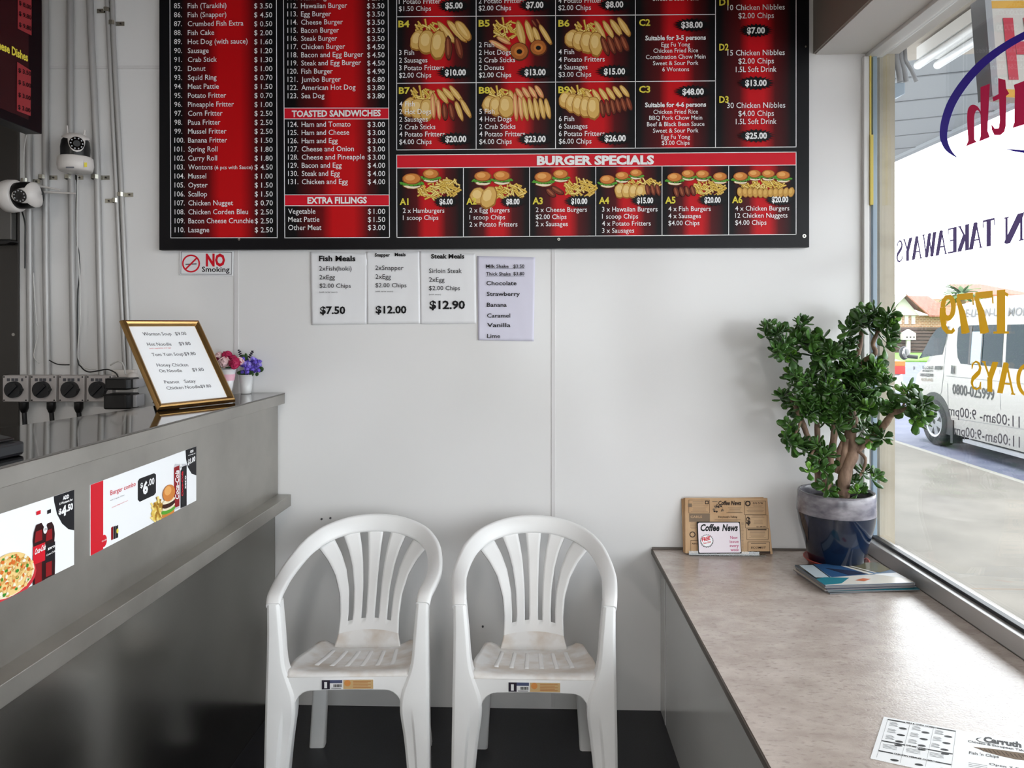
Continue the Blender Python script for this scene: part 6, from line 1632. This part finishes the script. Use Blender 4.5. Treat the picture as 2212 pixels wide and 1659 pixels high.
# mirror
p = vs_pt(*c9(262, 765), .0); mb = MB(); mb.ell(p + V((-.10, .06, 0)), V((.075, 0, 0)), V((0, .06, 0)), V((0, 0, .105)), 'van_trim', 16, 10); mb.tube([p + V((0.05, -.05, -.06)), p + V((-.12, .04, -.04))], .03, 'van_trim', 8)
mb.build('wing_mirror', van)
mb = MB(); mb.ell(p + V((-.10, .005, .005)), V((.058, 0, 0)), V((0, .015, 0)), V((0, 0, .085)), 'chrome', 16, 8); mb.build('mirror_glass', van)
# wheels and arches
yw = VS(2019, 900).y; rw = .335
for yy in (yw, yw - 2.57):
    for xs_, nm in ((XV - .012, -1), (XV + WV - .2, 1)):
        mb = MB(); c = V((xs_, yy, ZR + rw)); mb.lathe([(rw * .62, .0), (rw * .94, .0), (rw, .03), (rw, .18), (rw * .94, .21), (0, .21)], c, 'tyre', 40, (1, 0, 0))
        wh = mb.build('wheel', van)
        mb = MB(); mb.lathe([(0, .03), (rw * .2, .022), (rw * .55, .045), (rw * .58, .012), (rw * .63, .004), (rw * .63, .06)], c, 'van_trim', 36, (1, 0, 0))
        for k in range(6):
            a_ = k * math.pi / 3 + .2; d = V((0, math.cos(a_), math.sin(a_))); pd_ = V((0, -math.sin(a_), math.cos(a_)))
            mb.prism([c + d * rw * .1 + pd_ * .035 + V((.004, 0, 0)), c + d * rw * .6 + pd_ * .05 + V((.008, 0, 0)), c + d * rw * .6 - pd_ * .05 + V((.008, 0, 0)), c + d * rw * .1 - pd_ * .035 + V((.004, 0, 0))], (.03, 0, 0), 'alloy')
        mb.lathe([(rw * .64, .0), (rw * .56, .004), (rw * .56, .05)], c + V((-.002, 0, 0)), 'alloy', 36, (1, 0, 0)); mb.build('alloy_rim', wh)
    mb = MB(); ar = [V((XV - .004, yy + (rw + .09) * math.cos(t_), ZR + rw + (rw + .09) * math.sin(t_))) for t_ in [math.pi * k / 20 for k in range(21)]]
    mb.prism(ar + [V((XV - .004, yy - rw - .09, ZR + .2)), V((XV - .004, yy + rw + .09, ZR + .2))], (.10, 0, 0), 'van_trim'); mb.build('wheel_arch', van)
mb = MB(); mb.box((XV - .02, yw - rw - .16, ZR + .1), (XV + .2, yw - rw - .10, ZR + .42), 'van_trim'); mb.box((XV - .03, yw - 2.0, ZR + .16), (XV + .1, yw - .75, ZR + .20), 'awning_grey'); mb.build('side_step', van)

# ---- silver car behind, only its rear corner shows
yc = 12.4; car = thing('silver_car', 'pale silver car on the road ahead of the van, red tail light showing', 'car', (6.7, yc + 2, ZR))
mb = MB(); prof = [(0, .28), (-.06, .5), (.02, .86), (.10, 1.0), (.75, 1.08), (1.35, 1.42), (2.7, 1.40), (3.3, 1.0), (4.2, .88), (4.35, .5), (4.3, .28)]
rings = []
for x, k in ((5.82, .94), (5.9, 1.0), (7.4, 1.0), (7.48, .94)):
    rings.append([V((x, yc + 2 + (y - 2) * (k if z < 1.1 else k * .97), ZR + .28 + (z - .28) * (k if z > 1.05 else 1))) for y, z in prof])
mb.loft(rings, 'car_silver', False); mb.build('body', car, bevel=.04)
KC = PY(yc - .09)
for xx in (7.14, 5.86):
    mb = MB(); w = .3; mb.box((xx, yc - .10, ZR + .74), (xx + w, yc + .03, ZR + .90), 'tail_red'); mb.box((xx, yc - .10, ZR + .9005), (xx + w, yc + .03, ZR + 1.0), 'tail_amber'); mb.build('tail_light', car, bevel=.01)
mb = MB(); mb.box((5.85, yc - .14, ZR + .34), (7.46, yc + .1, ZR + .56), 'car_silver'); mb.build('bumper', car, bevel=.04)
mb = MB(); mb.poly([(5.98, yc + .82, ZR + 1.12), (7.32, yc + .82, ZR + 1.12), (7.26, yc + 1.32, ZR + 1.40), (6.04, yc + 1.32, ZR + 1.40)], 'van_glass'); mb.build('rear_window', car)
for yy in (yc + .85, yc + 3.4):
    for xx in (5.83, 7.28):
        mb = MB(); mb.lathe([(0, 0), (.28, 0), (.3, .03), (.3, .16), (.28, .19), (0, .19)], V((xx, yy, ZR + .3)), 'tyre', 28, (1, 0, 0)); mb.build('wheel', car)

# ---- fence, letter boxes, houses, palm across the road
YF_ = 42.0; FN = PY(YF_); fa, fb = FN(1880, 765), FN(2090, 765); ft = FN(1900, 706).z
t = thing('board_fence', 'dark brown horizontal board fence across the road', 'fence', ((fa.x + fb.x) / 2, YF_, ZR))
mb = MB(); hb = (ft - ZR) / 8
for k in range(8): mb.box((fa.x - 6, YF_, ZR + k * hb + .02), (fb.x, YF_ + .05, ZR + (k + 1) * hb - .03), 'fence_brown')
mb.box((fa.x - 6, YF_ + .06, ZR), (fb.x, YF_ + .08, ft - .03), 'fence_gap'); mb.build('boards', t)
a, c = FN(1944, 734), FN(1971, 716)
t = thing('letter_boxes', 'white bank of letter boxes in front of the brown fence', 'letter box', (a.x, YF_ - .4, a.z))
mb = MB(); mb.prism([(a.x, YF_ - .4, a.z), (c.x, YF_ - .4, a.z), (c.x, YF_ - .4, c.z - .1), ((a.x + c.x) / 2, YF_ - .4, c.z + .12), (a.x, YF_ - .4, c.z - .1)], (0, .35, 0), 'house_white'); mb.build('cabinet', t)
mb = MB()
for k in range(3): x = a.x + .16 + k * .2; mb.box((x, YF_ - .405, a.z + .12), (x + .1, YF_ - .395, a.z + .2), 'fence_gap')
mb.build('slot', t)
mb = MB(); mb.box(((a.x + c.x) / 2 - .1, YF_ - .3, ZR), ((a.x + c.x) / 2 + .1, YF_ - .15, a.z), 'house_white'); mb.build('post', t)
YH = 52.0; HN = PY(YH)
t = thing('brick_house', 'brick house with white gable and terracotta tiled roof beyond the brown fence', 'house', (HN(1975, 700).x, YH + 4, ZR))
gl_, gr_, gp, re = HN(1925, 681), HN(1987, 676), HN(1953, 641), HN(2050, 676)
mb = MB(); mb.box((gl_.x, YH + .3, ZR), (re.x, YH + 8, gl_.z), 'house_brick'); mb.build('walls', t)
mb = MB(); mb.prism([(gl_.x, YH + .1, gl_.z), (gr_.x, YH + .1, gl_.z), (gp.x, YH + .1, gp.z)], (0, .2, 0), 'house_white'); mb.build('gable', t)
mb = MB()
rt2 = HN(2060, 641)
mb.prism([V((gp.x - .05, YH - .4, gp.z + .1)), V((gr_.x + .5, YH - .4, gl_.z - .12)), V((re.x + .6, YH - .1, gl_.z - .12)), V((re.x + .6, YH + 4, gp.z + .1)), V((gp.x - .05, YH + 4, gp.z + .1))], (0, .0, .10), 'roof_tile')
mb.prism([V((gp.x, YH - .4, gp.z + .12)), V((gl_.x - .7, YH - .4, gl_.z - .16)), V((gl_.x - .7, YH + 8, gl_.z - .16)), V((gp.x, YH + 8, gp.z + .12))], (0, 0, .10), 'house_white')
mb.build('roof', t)
for u0, u1 in ((1943, 1951), (1958, 1966), (1973, 1981)):
    p, q = HN(u0, 700), HN(u1, 682); mb = MB(); mb.box((p.x, YH + .25, p.z), (q.x, YH + .35, q.z), 'house_white'); mb.build('window', t)
t = thing('far_house', 'second terracotta roofed house, higher and behind the van roof', 'house', (HN(2160, 640).x, 66, ZR))
H2 = PY(62); q = [H2(2095, 640), H2(2240, 640), H2(2180, 612), H2(2108, 612)]
mb = MB(); mb.prism([q[0], q[1], q[2] + V((0, 4, 0)), q[3] + V((0, 4, 0))], (0, 0, .15), 'roof_tile'); mb.build('roof', t)
mb = MB(); mb.box((q[0].x + .6, 62.5, ZR), (q[1].x - .6, 69, q[0].z), 'house_brick'); mb.build('walls', t)
a, c = HN(1880, 668), HN(1930, 668)
t = thing('left_house', 'terracotta roof edge at the far left of the window view', 'house', (HN(1900, 680).x, 57, ZR))
H3 = PY(64); q = [H3(1860, 684), H3(1931, 684), H3(1925, 662), H3(1860, 655)]
mb = MB(); mb.prism([q[0], q[1], q[2] + V((0, 3, 0)), q[3] + V((0, 3, 0))], (0, 0, .15), 'roof_tile'); mb.build('roof', t)
mb = MB(); mb.box((q[0].x, 64.5, ZR), (q[1].x - .6, 68, q[0].z), 'house_brick'); mb.build('walls', t)
YPm = 47; PN_ = PY(YPm); pc2 = PN_(2078, 628); rr = random.Random(8)
t = thing('palm_tree', 'green palm tree between the two terracotta roofs', 'tree', (pc2.x, YPm, ZR))
mb = MB(); mb.tube([(pc2.x, YPm, ZR), (pc2.x + .1, YPm, pc2.z * .5), (pc2.x, YPm, pc2.z - .2)], [.24, .2, .18], 'palm_trunk', 10); mb.build('trunk', t)
mb = MB()
for k in range(34):
    a_ = rr.uniform(0, 6.28); el = rr.uniform(-.25, 1.3); L = rr.uniform(.9, 1.5)
    d = V((math.cos(a_) * math.cos(el), math.sin(a_) * math.cos(el), math.sin(el))); sdv = d.cross(V((0, 0, 1))).normalized(); c = V((pc2.x, YPm, pc2.z - .2))
    L_, R_ = [], []
    for i in range(6):
        q_ = i / 5; p = c + d * L * q_ - V((0, 0, .35 * q_ ** 2 * L)); w = .16 * math.sin(math.pi * (.1 + .9 * q_)) + .01; L_.append(p + sdv * w - V((0, 0, .05))); R_.append(p - sdv * w - V((0, 0, .05)))
    mid = [(a2 + b3) / 2 + V((0, 0, .06)) for a2, b3 in zip(L_, R_)]
    mb.add(L_ + mid + R_, [(i, i + 1, 7 + i, 6 + i) for i in range(5)] + [(6 + i, 7 + i, 13 + i, 12 + i) for i in range(5)], 'palm_green')
mb.build('fronds', t)

# ------------------------------------------------------------------ unseen fill lights added on the ceiling, behind and above the camera
for i, (x, y) in enumerate(((-.1, -3.7), (-1.9, -3.9))):
    t = thing('fill_light', ('white fluorescent ceiling light over the customer area', 'white fluorescent ceiling light toward the entrance')[i], 'ceiling light', (x, y, ZC))
    mb = MB(); mb.box((x - .10, y - .62, ZC - .06), (x + .10, y + .62, ZC - .001), 'frame_white'); mb.build('housing', t, bevel=.004)
    mb = MB(); mb.box((x - .08, y - .6, ZC - .075), (x + .08, y + .6, ZC - .0605), 'fill_diffuser'); mb.build('diffuser', t)
    ld = bpy.data.lights.new('fill_glow', 'AREA'); ld.shape = 'RECTANGLE'; ld.size = .18; ld.size_y = 1.2; ld.energy = FILL_W; ld.color = (1, .95, .88)
    lo_ = bpy.data.objects.new('fill_glow', ld); COL.objects.link(lo_); lo_.parent = t; lo_.location = (0, 0, -.085)
